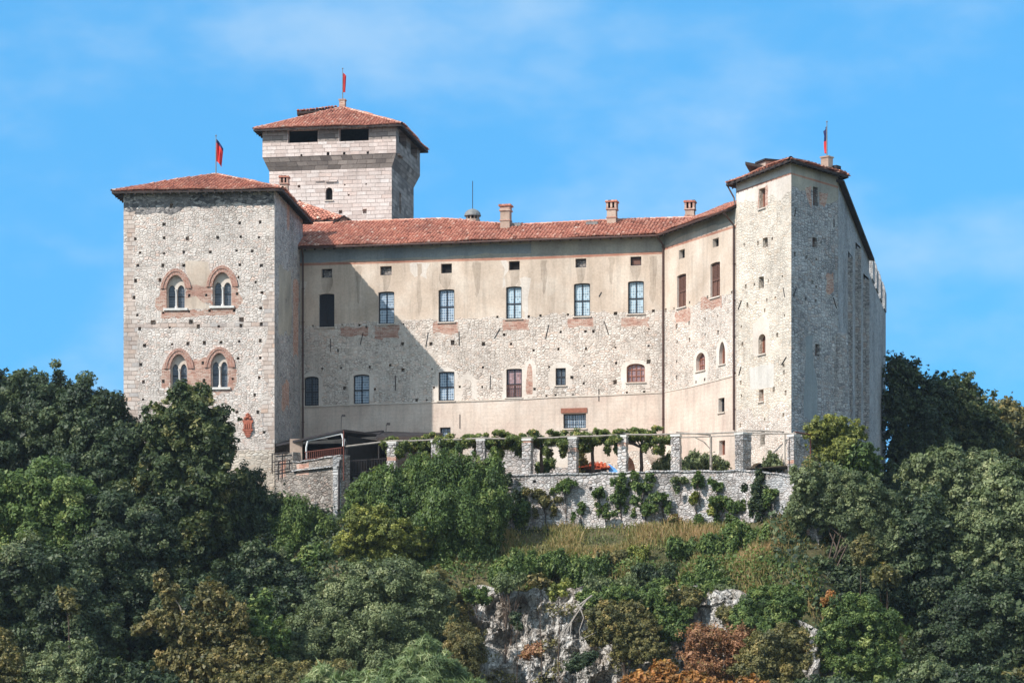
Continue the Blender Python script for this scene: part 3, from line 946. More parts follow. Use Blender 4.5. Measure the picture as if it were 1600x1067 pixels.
for x0, y0, x1, y1, st, rs, pt, sl in ((1061, 390, 1070, 404, 'hole', 0, False, False), (1113.5, 372.5, 1123, 386, 'hole', 0, False, False),
                                       (1058, 428.5, 1072, 480, 'shutter', .1, False, True), (1110, 410, 1125, 464, 'shutter', .1, False, True),
                                       (1087.5, 551, 1101.5, 579, 'woodgrid', .55, False, True), (1123.5, 534, 1133, 569, 'board', .9, True, True),
                                       (1122.5, 621.5, 1132, 644, 'hole', 0, False, True), (1123.5, 688, 1133, 711, 'board', 0, False, False)):
    r = pxrect(plN, x0, y0, x1, y1)
    ins = 0.3 if st in ('hole', 'board', 'woodgrid') else 0.16
    holesN.append((arch_poly(*r, rise=rs, pointed=pt), ins + .12, 5, False))
    window(wing, plN, r, st, rs, pt, inset=ins, sill=sl, fmat='wood_red' if st in ('woodgrid', 'board') else ('wood_brown' if st == 'shutter' else None))
ph3 = [(890, 548), (928, 540), (1000, 512), (1083, 488), (1195, 465), (940, 622), (998, 605), (1072, 588), (1130, 575), (942, 695), (1000, 685), (1072, 660), (1132, 652), (940, 785), (1030, 880), (1070, 868), (940, 858)]
wall('wall', wing, plN, outN, MATS_M, holesN + putlogs(plN, ph3, 740, 300, 2.964, seed=5, size=.26), zN)
cor = MB()
for a, b in zip(k2, k2[1:]):
    cor.hexa([plN.pt(*p, y) + Vector((0, 0, dz)) for dz in (-.04, .04) for p, y in ((a, .04), (b, .04), (b, -.05), (a, -.05))])
cor.build('string_course', M['cream_stone'], wing)

# roof of the wing
ov = 0.85
zA_e, zB_e = plM.uz(472, 386)[1], plM.uz(1037, 367)[1]
eA, eB = plM.pt(-3.0, zA_e + .1 * (zA_e - zB_e), ov), None
sM, sN = 0.47, 0.44
# eave corner where the two eaves meet
def meet(p, dp, q, dq):
    den = dp.x * dq.y - dp.y * dq.x
    t = ((q.x - p.x) * dq.y - (q.y - p.y) * dq.x) / den
    return Vector((p.x + dp.x * t, p.y + dp.y * t))
pM0 = Vector((plM.A.x + plM.n.x * ov, plM.A.y + plM.n.y * ov))
pN0 = Vector((plN.A.x + plN.n.x * ov, plN.A.y + plN.n.y * ov))
cB = meet(pM0, plM.d, pN0, plN.d)
eB = Vector((cB.x, cB.y, zB_e - .12))
eA = plM.pt(-3.0, zA_e - .15, ov)
eC = plN.pt(plN.L - 0.01, zC + .05, ov)
nM = (eB - eA).cross(Vector((-plM.n.x, -plM.n.y, sM))).normalized()
nN = (eC - eB).cross(Vector((-plN.n.x, -plN.n.y, sN))).normalized()
vdir = nM.cross(nN).normalized()
if vdir.z < 0: vdir = -vdir
def hit(px, py, o, n):
    d = Vector(((px - CX) / F, 1, (HY - py) / F))
    return d * (o.dot(n) / d.dot(n))
RPX = [(1066, 341.5), (955, 345), (880, 349), (820, 352), (745, 349), (720, 345), (690, 343), (600, 346), (475, 351), (440, 352)]
ridgeM = [hit(x, y, eA, nM) for x, y in RPX]
vtop = eB + vdir * ((ridgeM[0].z - eB.z) / vdir.z)
ridgeM[0] = vtop
roof = MB()
polyM = [eA, eB] + ridgeM
slab(roof, polyM, 0.14, 0, 1)
tiles(roof, polyM, Vector((-plM.n.x, -plM.n.y, sM)), 0, seed=11)
for a, b in zip(ridgeM, ridgeM[1:]): ridge(roof, b, a, 0, 0.15, seed=3)
rN2 = hit(1150, 325.5, eB, nN)
back = Vector((-plN.n.x, -plN.n.y, sN))
rN2 = eC + back * 5.0
polyN = [eB, eC, rN2, vtop]
polyN = [eB, eC, rN2, vtop + (rN2 - vtop) * 0.0]
slab(roof, [eB, eC, rN2], 0.14, 0, 1)
slab(roof, [eB, rN2, vtop], 0.14, 0, 1)
tiles(roof, [eB, eC, rN2], back, 0, seed=12)
tiles(roof, [eB, rN2, vtop], back, 0, seed=13)
ridge(roof, vtop, rN2, 0, seed=14)
rafters(roof, eA, eB, Vector((-plM.n.x, -plM.n.y, sM)), 40, 0.12, 0.85, 0.14)
rafters(roof, eB, eC, back, 14, 0.12, 0.85, 0.14)
# far slopes of the same roof, going down towards the courtyard
for a, b in zip(ridgeM, ridgeM[1:]):
    dn = Vector((-plM.n.x * 6, -plM.n.y * 6, -2.6))
    slab(roof, [a, b, b + dn, a + dn], 0.12, 0, 1)
dn = Vector((-plN.n.x * 5, -plN.n.y * 5, -2.2))
slab(roof, [vtop, rN2, rN2 + dn, vtop + dn], 0.12, 0, 1)
roof = roof.build('roof', [M['tile'], M['wood_dark']], wing)
gut = MB()
gut.tube([eA + Vector((0, -.04, -.08)), eB + Vector((0, -.04, -.08)), eC + Vector((0, -.04, -.08))], 0.075, 0, 6)
gut.build('gutter', M['copper'], wing)
# brackets below the eave and drain pipes
def pipe(parent, pl, px, y0, y1, off=0.12, r=0.07, bend=None):
    u, z0 = pl.uz(px, y0)
    z1 = pl.uz(px, y1)[1]
    mb = MB()
    pts = [pl.pt(u, z1, off), pl.pt(u, z0, off)]
    if bend is not None: pts.append(bend)
    mb.tube(pts, r, 0, 7)
    k = z1 + 1.5
    while k < z0:
        mb.box(pl.pt(u, k, off * .6), 0.2, 0.16, 0.05, 0, (pl.d.x, pl.d.y))
        k += 2.6
    mb.build('drain_pipe', M['copper'], parent)
pipe(wing, plM, 1036.5, 383, 740, 0.14, 0.075, eB + Vector((0, 0, -.1)))
pipe(wing, plN, 1148.5, 352, 672, 0.12, 0.07, eC + Vector((-.25, -.1, -.1)))
pipe(wing, plM, 474, 402, 690, 0.1, 0.07, plM.pt(plM.uz(476, 395)[0], zeA - .1, .8))
# chimneys
def on_roof(px, py, o, n): return hit(px, py, o, n)
c1 = on_roof(790.5, 357, eA, nM); chimney(roof, c1 + Vector((0, 0, -.3)), 0.74, 2.15, .55, tuple(plM.d), 1, seed=1)
c2 = on_roof(956.5, 350, eA, nM); chimney(roof, c2 + Vector((0, 0, -.3)), 0.70, 2.1, .75, tuple(plM.d), 0, seed=2)
c3 = Vector(hit(1079, 338, eB, nN)); c3 = P(1078.5, 341, vtop.y + .8); chimney(roof, c3 + Vector((0, 0, -.4)), 0.68, 1.75, .75, tuple(plM.d), 0, seed=3)
for px, py in ((806, 354.5), (926, 352)):
    s = MB()
    c = on_roof(px, py, eA, nM)
    s.box(c, 0.9, 0.7, 0.22, 0, tuple(plM.d))
    s.build('skylight', M['lead_grey'], roof)
# domed vent and aerial behind the ridge
dm = MB()
c = P(738.5, 352, 209)
dm.tube([c, c + Vector((0, 0, .45))], 0.62, 1, 14)
for k in range(10):
    a = 2 * math.pi * k / 10
    dm.box(c + Vector((math.cos(a) * .5, math.sin(a) * .5, .45)), .1, .1, .28, 1, (math.cos(a), math.sin(a)))
dm.tube([c + Vector((0, 0, .45)), c + Vector((0, 0, .73))], 0.34, 2, 10)
dm.tube([c + Vector((0, 0, .73 + .6 * math.sin(t))) for t in (0, .2, .5, .9, 1.3, 1.5)], [.7 * max(.08, math.cos(t)) for t in (0, .2, .5, .9, 1.3, 1.5)], 0, 14)
dm.build('domed_vent', [M['lead_grey'], M['chimney'], M['dark']], roof)
an = MB()
an.tube([c + Vector((0, 0, 1.2)), c + Vector((0, 0, 3.6))], 0.03, 0, 5)
an.build('aerial', M['iron'], roof)
# hidden rear walls of the wing
inner = MB()
bk = [plM.pt(-3, 0, -11), plM.pt(plM.L + 4, 0, -11)]
pl_ = Plane((bk[1].x, bk[1].y), (bk[0].x, bk[0].y))
wall('wall', wing, pl_, [(0, mz), (pl_.L, mz), (pl_.L, zeA), (0, zeA)], [M['rubble']])

# ================================================================== gothic tower (near the big evergreen)
FRp = Vector((-17.53, 189.0))
th = math.atan2(1.0, 11.5)
fd = Vector((-math.cos(th), math.sin(th)))      # along the front, to its far end
rd = Vector((math.sin(th), math.cos(th)))       # along the shaded side
FLp = FRp + fd * 11.34
BRp = FRp + rd * 12.4
BLp = FLp + rd * 12.4
plT = Plane(FLp, FRp)
plTs = Plane(FRp, BRp)
gt = thing('gothic_tower', 'square rubble tower with paired pointed windows framed in red brick', 'tower', (FRp.x - 5.6, FRp.y + 6, 14))
zt0, zt1 = 11.0, plT.uz(429, 297.5)[1]
S2, S1 = 2.8075, 2.963
hT = putlogs(plT, [(165, 42), (270, 45), (357, 40), (473, 40), (588, 33), (657, 35), (155, 98), (265, 98), (357, 98), (603, 95), (697, 98), (145, 165), (252, 162), (597, 150), (672, 170), (138, 238), (380, 230), (455, 228), (590, 222), (700, 217), (153, 315), (267, 305), (380, 300), (470, 297), (578, 295), (695, 285), (223, 347, .42), (388, 345, .4), (610, 335, .42), (163, 375), (295, 370), (420, 365), (510, 365), (608, 362), (697, 355), (185, 448), (305, 443), (375, 440), (447, 438), (520, 435), (600, 430), (692, 427), (595, 505), (692, 502), (440, 525), (168, 532), (180, 608), (267, 605), (445, 603), (572, 595), (688, 590), (668, 665), (178, 685), (590, 740), (682, 740), (710, 828, .3), (165, 760), (200, 830)], 160, 380, S2, .24, 7)
hT += putlogs(plT, [(318, 657, .34), (285, 743), (635, 737, .28), (730, 733), (152, 810, .28), (285, 805), (393, 808), (533, 803), (640, 800), (725, 803)], 160, 100, S1, .24, 8)
zT = []
zz_ = lambda pts, s, mi, st=.35, am=.14: zT.append((ragged(pxpoly(plT, pts), st, am, s), mi))
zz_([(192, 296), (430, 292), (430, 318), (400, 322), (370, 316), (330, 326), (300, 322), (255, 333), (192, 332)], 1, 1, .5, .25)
zz_([(193, 330), (212, 330), (206, 420), (215, 505), (215, 700), (215, 760), (190, 760)], 3, 2, .33, .22)
zz_([(431, 420), (417, 424), (421, 452), (410, 470), (418, 520), (412, 560), (418, 600), (408, 640), (416, 690), (414, 760), (431, 760)], 4, 2, .33, .3)
zz_([(289, 408), (325, 409), (332, 440), (325, 452), (300, 446)], 5, 3, .4, .16)            # plaster
zz_([(250, 452), (262, 450), (262, 481), (246, 484), (243, 472)], 6, 4, .25, .2)
zz_([(296, 446), (332, 440), (332, 478), (288, 470), (290, 458)], 7, 4, .25, .2)
zz_([(290, 466), (306, 462), (318, 473), (334, 478), (334, 484), (290, 485)], 8, 3, .3, .1)
zz_([(362, 448), (372, 448), (380, 470), (371, 482), (362, 484)], 9, 4, .25, .2)
zz_([(252, 487), (367, 482), (367, 492), (300, 495), (252, 498)], 10, 4, .25, .1)
zz_([(258, 565), (268, 560), (268, 608), (252, 606), (250, 590)], 11, 4, .25, .2)
zz_([(300, 562), (322, 558), (330, 570), (330, 606), (292, 606), (292, 570)], 12, 4, .25, .15)
zz_([(354, 560), (366, 556), (370, 590), (360, 612), (340, 618), (330, 610), (354, 606)], 13, 4, .25, .2)
zz_([(192, 506), (430, 503), (430, 514), (192, 513)], 14, 2, .6, .06)
zz_([(192, 706), (431, 702), (431, 800), (192, 800)], 15, 5, .4, .1)
# paired lights: pointed opening, stone spandrel with two lancets, colonnette, brick arch, white sill
def bifora(x0, x1, yap, ysill, ox0, ox1, oyap, ospring, yspr_l, ytop_l):
    u0, u1, z0, z1 = pxrect(plT, x0, yap, x1, ysill)
    zspr = plT.uz((x0 + x1) / 2, ospring)[1]
    hole = arch_poly(u0, u1, z0, z1, z1 - zspr, True)
    hT.append((hole, 0.62, 4, False))
    ob = pxrect(plT, ox0, oyap, ox1, ospring)
    outer = arch_poly(ob[0], ob[1], zspr, ob[3], ob[3] - zspr, True)[2:]
    inn = arch_poly(u0 - .015, u1 + .015, zspr, z1 + .015, z1 - zspr, True)[2:]
    ring = MB()
    mid = [((a[0] * .55 + b[0] * .45), (a[1] * .55 + b[1] * .45)) for a, b in zip(outer, inn)]
    for aa, bb_, off in ((outer, mid, .09), (mid, inn, .045)):
        for k in range(len(aa) - 1):
            q = [aa[k + 1], aa[k], bb_[k], bb_[k + 1]]
            front = [plT.pt(*p, off) for p in q]
            L = k * 0.16
            ring.poly(front[::-1], 0, [(0, L), (.3, L), (.3, L + .16), (0, L + .16)])
            ring.poly([plT.pt(*aa[k + 1], off), plT.pt(*aa[k], off), plT.pt(*aa[k], -.02), plT.pt(*aa[k + 1], -.02)], 0)
            ring.poly([plT.pt(*bb_[k], off), plT.pt(*bb_[k + 1], off), plT.pt(*bb_[k + 1], -.02), plT.pt(*bb_[k], -.02)], 0)
    win = ring.build('window', M['brick_arch'], gt)
    win['label'] = 'paired lancet lights under a pointed red brick arch'
    # spandrel slab with two lancet holes
    um = (u0 + u1) / 2
    wd = u1 - u0
    zl = plT.uz((x0 + x1) / 2, ytop_l)[1]
    zsl = plT.uz((x0 + x1) / 2, yspr_l)[1]
    l1 = arch_poly(u0 + wd * .06, um - .07, z0, zl, zl - zsl, True, 6)
    l2 = arch_poly(um + .07, u1 - wd * .06, z0, zl, zl - zsl, True, 6)
    pin = Plane(FLp - plT.n * .3, FRp - plT.n * .3)
    big = arch_poly(u0 - .01, u1 + .01, z0, z1 + .01, z1 - zspr, True)
    wall('spandrel', win, pin, big, [M['cream_stone']], [(l1, .16, 0, False), (l2, .16, 0, False)])
    p = MB()
    for l in (l1, l2):
        p.poly([plT.pt(*q, -.46) for q in l], 0, [(q[0] - u0, q[1] - z0) for q in l])
        zc = z0 + (zl - z0) * .52
        a, b = l[0][0], l[1][0]
        p.hexa([plT.pt(x, z, y) for z in (zc - .03, zc + .03) for x, y in ((a, -.42), (b, -.42), (b, -.45), (a, -.45))], 1)
    p.build('pane', [M['glass_dark'], M['frame']], win)
    c = MB()
    zz0 = z0 + .02
    c.tube([plT.pt(um, zz0, -.24), plT.pt(um, zz0 + .14, -.24), plT.pt(um, zz0 + .16, -.24), plT.pt(um, zsl - .25, -.24), plT.pt(um, zsl - .1, -.24), plT.pt(um, zsl + .05, -.24)], [.12, .12, .065, .06, .085, .14], 0, 8)
    c.build('colonnette', M['white_stone'], win)
    s = MB()
    s.hexa([plT.pt(x, z, y) for z in (z0 - .16, z0 - .002) for x, y in ((u0 - .22, .12), (u1 + .2, .12), (u1 + .2, -.4), (u0 - .22, -.4))])
    s.build('sill', M['white_stone'], win)

bifora(260, 289, 430, 481.6, 251, 298.5, 420, 451, 453, 445)
bifora(332, 362, 425.5, 478, 322.5, 372, 415, 448, 449, 440.5)
bifora(266, 292.5, 553.5, 606, 256.5, 303, 544, 576, 577, 568)
bifora(329, 356, 551.5, 605, 319.5, 367.5, 542, 574, 573, 564.5)
MATS_T = [M['rubble_tower'], M['rubble_dark'], M['quoin'], M['plaster'], M['brick'], M['rubble_right']]
wall('wall', gt, plT, [(0, zt0), (plT.L, zt0), (plT.L, zt1 + .05), (0, zt1 + .05)], MATS_T, hT, zT)
zS = []
us = plTs.L
for q, s, mi in (((435, 420, 455, 520), 1, 3), ((458, 440, 466, 560), 2, 4), ((440, 600, 452, 640), 3, 4), ((449, 312, 452, 360), 4, 4)):
    zS.append((ragged(pxpoly(plTs, [(q[0], q[3]), (q[2], q[3]), (q[2], q[1]), (q[0], q[1])]), .5, .3, s), mi))
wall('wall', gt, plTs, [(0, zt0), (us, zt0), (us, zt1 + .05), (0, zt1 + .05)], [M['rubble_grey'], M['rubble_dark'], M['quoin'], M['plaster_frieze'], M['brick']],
     putlogs(plTs, [(0, 0)], 447, 470, 1, .3) + putlogs(plTs, [(0, 0)], 452, 620, 1, .3), zS)
for a, b in ((BRp, BLp), (BLp, FLp)):
    pl_ = Plane(a, b)
    wall('wall', gt, pl_, [(0, zt0), (pl_.L, zt0), (pl_.L, zt1), (0, zt1)], [M['rubble_tower']])
def eave_rect(fl, fr, br, bl, dfront, dside, o, z):
    """eave corners of a rectangular block, overhanging by o."""
    a, b = dfront * o, dside * o
    return [Vector((p.x, p.y, z)) for p in (fl - a - b, fr + a - b, br + a + b, bl - a + b)]
fr_dir = -fd
cs = eave_rect(FLp, FRp, BRp, BLp, fr_dir, rd, 0.72, zt1 - .02)
ctr = (FLp + FRp + BRp + BLp) / 4
ap = Vector((ctr.x, ctr.y, 0)); ap.z = (HY - 273.5) / F * ap.y
tr = pyramid_roof(gt, cs, ap, 100)
ch = P(444.5, 300, 199.0)
chimney(tr, ch + Vector((0, 0, -.7)), .6, 1.95, .7, tuple(fr_dir), 0, seed=9)
# terracotta coat of arms on the front
em = MB()
u, z = plT.uz(387.5, 664)
k = 0.0472
def er(x0, x1, y0, y1, d0, d1):
    em.hexa([plT.pt(u + x * k, z - y * k, dd) for y in (y1, y0) for x, dd in ((x0, d1), (x1, d1), (x1, d0), (x0, d0))])
er(-8, 8, -8, -4, -.02, .10); er(-6.5, 6.5, -4, 8, -.02, .12); er(-8, 8, 6, 9, -.02, .16); er(-6, 6, 9, 12, -.02, .13); er(-4.5, 4.5, 12, 16, -.02, .10); er(-3, 3, 16, 19, -.02, .07)
for x in (-5, -1.7, 1.7, 5): er(x - 1.1, x + 1.1, -2, 5.5, .12, .2)
for x, y, r in ((0, -13, 3.2), (-4, -10.5, 2.6), (4, -10.5, 2.6), (0, -17, 2.0), (-2.4, -15.5, 1.6), (2.8, -15, 1.6)):
    c = plT.pt(u + x * k, z - y * k, .1)
    em.tube([c - plT.out(.12), c, c + plT.out(.08)], [r * k, r * k, r * k * .5], 0, 8)
em.build('coat_of_arms', M['terracotta'], gt)

# ================================================================== keep (the tall tower behind)
kth = R(9.6)
kf = Vector((-math.cos(kth), math.sin(kth)))
kr = Vector((math.sin(kth), math.cos(kth)))
KFR = Vector((-10.1, 215.0))
KFL = KFR + kf * 10.6
KBR = KFR + kr * 9.0
KBL = KFL + kr * 9.0
plK, plKs = Plane(KFL, KFR), Plane(KFR, KBR)
kp = thing('keep_tower', 'tall pale ashlar keep with an overhanging top and wide dark openings under the roof', 'tower', (KFR.x - 5, KFR.y + 5, 16))
zk0, zkA, zkB = 15.0, plK.uz(612, 262)[1], plK.uz(612, 241)[1]
# upper storey stands out on a slanting band
o2 = 0.47
UFL, UFR, UBR, UBL = (KFL + kf * o2 - kr * o2, KFR - kf * o2 - kr * o2, KBR - kf * o2 + kr * o2, KBL + kf * o2 + kr * o2)
plU, plUs = Plane(UFL, UFR), Plane(UFR, UBR)
zk1 = plU.uz(600, 197)[1]
hK = putlogs(plK, [(357, 700), (740, 687, .16), (918, 682, .16), (773, 773, .16), (704, 915, .42), (905, 908, .4)], 400, 160, 5.334, .24, 11)
rw = pxrect(plK, 508.5, 293, 519.5, 313)
hK.append((arch_poly(*rw, rise=.3, pointed=True), .5, 0, False))
MATS_K = [M['ashlar'], M['ashlar_grey'], M['white_stone'], M['dark']]
wall('wall', kp, plK, [(0, zk0), (plK.L, zk0), (plK.L, zkA), (0, zkA)], MATS_K, hK)
window(kp, plK, rw, 'hole', .3, True, inset=.3, sill=True)
hb = MB()
rr = pxrect(plK, 509, 281.5, 527, 284.5)
hb.hexa([plK.pt(x, z, y) for z in (rr[2], rr[3]) for x, y in ((rr[0], .14), (rr[1], .14), (rr[1], -.1), (rr[0], -.1))])
rr = pxrect(plK, 493, 282, 506, 284)
hb.hexa([plK.pt(x, z, y) for z in (rr[2], rr[3]) for x, y in ((rr[0], .1), (rr[1], .1), (rr[1], -.1), (rr[0], -.1))])
hb.build('hood_mould', M['ashlar'], kp)
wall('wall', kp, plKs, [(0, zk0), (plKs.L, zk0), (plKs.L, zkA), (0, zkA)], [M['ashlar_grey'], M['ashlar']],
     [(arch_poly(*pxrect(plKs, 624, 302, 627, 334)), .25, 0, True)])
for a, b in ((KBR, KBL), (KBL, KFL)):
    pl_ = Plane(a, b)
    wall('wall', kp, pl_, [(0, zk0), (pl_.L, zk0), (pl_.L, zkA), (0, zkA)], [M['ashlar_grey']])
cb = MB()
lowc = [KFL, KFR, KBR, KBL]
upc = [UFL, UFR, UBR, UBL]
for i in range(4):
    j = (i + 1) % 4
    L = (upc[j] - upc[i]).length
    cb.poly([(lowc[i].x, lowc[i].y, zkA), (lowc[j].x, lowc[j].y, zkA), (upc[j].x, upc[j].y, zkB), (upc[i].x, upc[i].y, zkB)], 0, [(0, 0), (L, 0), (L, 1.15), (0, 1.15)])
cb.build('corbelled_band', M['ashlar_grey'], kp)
hU = putlogs(plU, [(378, 443, .22), (600, 430, .3), (735, 427, .3), (932, 420, .28)], 400, 160, 5.334, .24, 12)
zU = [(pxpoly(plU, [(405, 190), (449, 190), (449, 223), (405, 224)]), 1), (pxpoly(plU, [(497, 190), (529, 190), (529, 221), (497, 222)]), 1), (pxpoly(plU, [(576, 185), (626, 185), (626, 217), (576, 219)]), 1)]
for q in ((449.7, 202, 496.5, 223), (530, 198, 576, 220.5)):
    r = pxrect(plU, *q)
    hU.append(([(r[0], r[2]), (r[1], r[2]), (r[1], zk1 - .06), (r[0], zk1 - .06)], .55, 0, False))
wall('wall', kp, plU, [(0, zkB), (plU.L, zkB), (plU.L, zk1), (0, zk1)], MATS_K, hU, zU)
hUs = []
for x0, x1 in ((plUs.L * .12, plUs.L * .42), (plUs.L * .60, plUs.L * .88)):
    hUs.append(([(x0, zk1 - 1.15), (x1, zk1 - 1.15), (x1, zk1 - .06), (x0, zk1 - .06)], .55, 0, False))
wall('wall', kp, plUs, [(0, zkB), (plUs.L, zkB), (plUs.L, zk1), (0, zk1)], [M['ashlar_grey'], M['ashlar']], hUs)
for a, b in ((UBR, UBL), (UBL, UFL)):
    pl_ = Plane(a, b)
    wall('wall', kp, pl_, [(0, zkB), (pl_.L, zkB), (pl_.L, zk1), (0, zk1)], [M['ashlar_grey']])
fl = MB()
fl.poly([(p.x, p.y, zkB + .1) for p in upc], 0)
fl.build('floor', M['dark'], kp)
sp = MB()
pp = plUs.uz(622, 254); pq = plUs.uz(632, 254)
sp.box(plUs.pt(1.2, zkB - .1, .12), 1.4, .25, .16, 0, tuple(plUs.d))
sp.build('water_spout', M['ashlar_grey'], kp)
cs = eave_rect(UFL, UFR, UBR, UBL, -kf, kr, .62, zk1 - .02)
ctr = (UFL + UFR + UBR + UBL) / 4
ap = Vector((ctr.x, ctr.y, (HY - 169) / F * ctr.y))
kroof = pyramid_roof(kp, cs, ap, 200)
dmr = MB()                                  # raised ridge piece of the roof
pa, pb = P(465, 178.5, ctr.y + 1.0), P(528, 172, ctr.y + 1.0)
hv = Vector((0, 1.1, -.3))
slab(dmr, [pa - hv * .6 + Vector((0, 0, -.15)), pb - hv * .6 + Vector((0, 0, -.15)), pb, pa], .18, 0, 1)
slab(dmr, [pa, pb, pb + hv, pa + hv], .18, 0, 1)
tiles(dmr, [pa - hv * .6 + Vector((0, 0, -.15)), pb - hv * .6 + Vector((0, 0, -.15)), pb, pa], Vector((0, 1, .3)), 0, seed=33)
ridge(dmr, pa, pb, 0, seed=34)
dmr.build('roof_dormer', [M['tile'], M['wood_dark']], kroof)
pc = MB()
pc.box(ap + Vector((0, 0, -.35)), .5, .5, 1.05, 0, tuple(kf))
pc.box(ap + Vector((0, 0, .62)), .6, .6, .1, 0, tuple(kf))
pc.build('flagpole_pedestal', M['brick'], kroof)
keep_top = ap + Vector((0, 0, .72))

# little roofed block between keep and gothic tower
sb = thing('stair_house', 'small low house under a red hipped roof between the keep and the gothic tower', 'house', P(515, 352, 207))
sb.location.z = 20
c0 = [Vector((P(452, 0, 206).x, 206.0)), Vector((P(538, 0, 206).x, 205.6)), Vector((P(540, 0, 211).x, 210.6)), Vector((P(452, 0, 211).x, 211.0))]
zs = (HY - 346) / F * 206
for i in range(4):
    pl_ = Plane(c0[i], c0[(i + 1) % 4])
    wall('wall', sb, pl_, [(0, 20), (pl_.L, 20), (pl_.L, zs), (0, zs)], [M['rubble_grey']])
e0 = eave_rect(c0[0], c0[1], c0[2], c0[3], Vector((1, 0)), Vector((0, 1)), .35, zs)
ap0 = Vector((P(470, 0, 209).x, 208.6, (HY - 318) / F * 208.6))
pyramid_roof(sb, e0, ap0, 300)
gb = MB()
g0, g1, g2 = P(524, 349, 204.6), P(552, 350, 204.9), P(538, 339, 204.8)
gb.prism([g0, g1, g2], Vector((0, 2.2, 0)), 0)
gb.build('gable', M['brick'], sb)
gb2 = MB()
up1 = Vector((-.0, -.25, .1))
slab(gb2, [g0 + up1 + Vector((-.2, 0, -.05)), g2 + up1, g2 + Vector((0, 2.3, .1)), g0 + Vector((-.2, 2.3, .05))], .1, 0, 1)
slab(gb2, [g2 + up1, g1 + up1 + Vector((.2, 0, -.05)), g1 + Vector((.2, 2.3, .05)), g2 + Vector((0, 2.3, .1))], .1, 0, 1)
gb2.build('gable_roof', [M['tile'], M['wood_dark']], sb)

# ================================================================== corner tower
ct = thing('corner_tower', 'tall slender corner tower of pale coursed stone with narrow windows under a low roof', 'tower', (19.5, 182, 14))
zd1 = plD.uz(1237, 253)[1]
zd0 = 10.5
DD = (D[0], D[1])
bd = Vector((plE.d.x, plE.d.y))
CBp = Vector(C) + bd * 6.4
c_ct = [Vector(C), Vector(D), Vector(E), CBp]
hD, zD = [], []
zD.append((ragged(pxpoly(plD, [(1148, 288), (1237, 255), (1238, 300), (1215, 312), (1205, 303), (1180, 316), (1150, 312)]), .35, .16, 1), 1))
zD.append((ragged(pxpoly(plD, [(1178, 556), (1176, 508), (1186, 497), (1202, 498), (1203, 552)]), .35, .1, 2), 2))
zD.append((ragged(pxpoly(plD, [(1172, 609), (1171, 574), (1209, 568), (1209, 604)]), .35, .06, 3), 3))
zD.append((ragged(pxpoly(plD, [(1183, 326), (1185, 294), (1199, 288), (1200, 320)]), .35, .14, 4), 4))
zD.append((ragged(pxpoly(plD, [(1150, 640), (1190, 650), (1237, 640), (1237, 760), (1150, 760)]), .4, .4, 5), 6))
zD.append((pxpoly(plD, [(1151, 299), (1237, 269.5), (1237, 272.5), (1151, 302)]), 5))
for x0, y0, x1, y1, st, rs, sl in ((1186, 294.5, 1195.5, 325.5, 'board', 0, True), (1192, 371.5, 1199.5, 386.5, 'hole', 0, False), (1185.5, 432.5, 1193.5, 451, 'hole', 0, False),
                                   (1185, 522, 1196, 553, 'board', .35, True), (1185.5, 608.5, 1193, 627, 'board', 0, True), (1188, 674, 1195, 696, 'grate', 0, False), (1172, 723, 1194, 750, 'hole', .45, False)):
    r = pxrect(plD, x0, y0, x1, y1)
    hD.append((arch_poly(*r, rise=rs), .5, 0, False))
    window(ct, plD, r, st, rs, inset=.34, sill=sl, fmat='wood_red' if st == 'board' else None)
hD += putlogs(plD, [(423, 600), (487, 593), (553, 573), (430, 793), (470, 785), (535, 770), (600, 747), (438, 880), (478, 870), (528, 857), (567, 845), (518, 905), (610, 928), (410, 980), (577, 1018), (415, 1060)], 1020, 180, 2.965, .26, 21)
hD += putlogs(plD, [(575, 187, .3), (605, 330), (607, 360), (407, 410), (560, 440), (615, 455, .34), (410, 470), (518, 580), (605, 558), (405, 605)], 1020, 460, 2.965, .28, 22)
wall('wall', ct, plD, [(0.03, zd0), (plD.L, zd0), (plD.L, zd1), (0.03, zd1)], [M['rubble_right'], M['plaster_light'], M['cream_stone'], M['plaster_white'], M['brick'], M['red_band'], M['rubble']], hD, zD)
seglines(plD, [(410, 335, 400, 375), (620, 290, 598, 325)], 1020, 460, 2.965, ct, .035)
seglines(plD, [(412, 858, 397, 900), (605, 800, 613, 843)], 1020, 180, 2.965, ct, .035)
hE, zE = [], []
zE.append((ragged(pxpoly(plE, [(1237, 255), (1312, 275), (1310, 312), (1290, 318), (1272, 300), (1237, 290)]), .35, .14, 1), 1))
zE.append((ragged(pxpoly(plE, [(1256, 650), (1259, 560), (1258, 526), (1270, 524), (1271, 570), (1277, 600), (1276, 660)]), .5, .06, 2), 2))
zE.append((ragged(pxpoly(plE, [(1258, 294), (1268, 290), (1268, 326), (1262, 312)]), .3, .1, 3), 3))
zE.append((ragged(pxpoly(plE, [(1280, 300), (1294, 302), (1292, 312), (1288, 324), (1280, 320)]), .3, .1, 4), 3))
zE.append((ragged(pxpoly(plE, [(1290, 430), (1302, 425), (1303, 455), (1292, 460)]), .3, .15, 6), 3))
zE.append((pxpoly(plE, [(1237, 270), (1310, 291.5), (1310, 294.5), (1237, 273)]), 4))
for x0, y0, x1, y1, st in ((1270.5, 292.5, 1278, 322.5, 'hole'), (1269.5, 371.5, 1277, 387, 'hole'), (1274, 537.5, 1281, 557, 'hole')):
    r = pxrect(plE, x0, y0, x1, y1)
    hE.append((arch_poly(*r), .5, 0, False))
    window(ct, plE, r, st, 0, inset=.3, sill=False, fmat='wood_brown')
hE += putlogs(plE, [(658, 645), (712, 657, .3), (757, 668, .3), (708, 850, .3), (740, 775), (757, 795), (755, 860), (780, 590)], 1020, 180, 2.965, .26, 23)
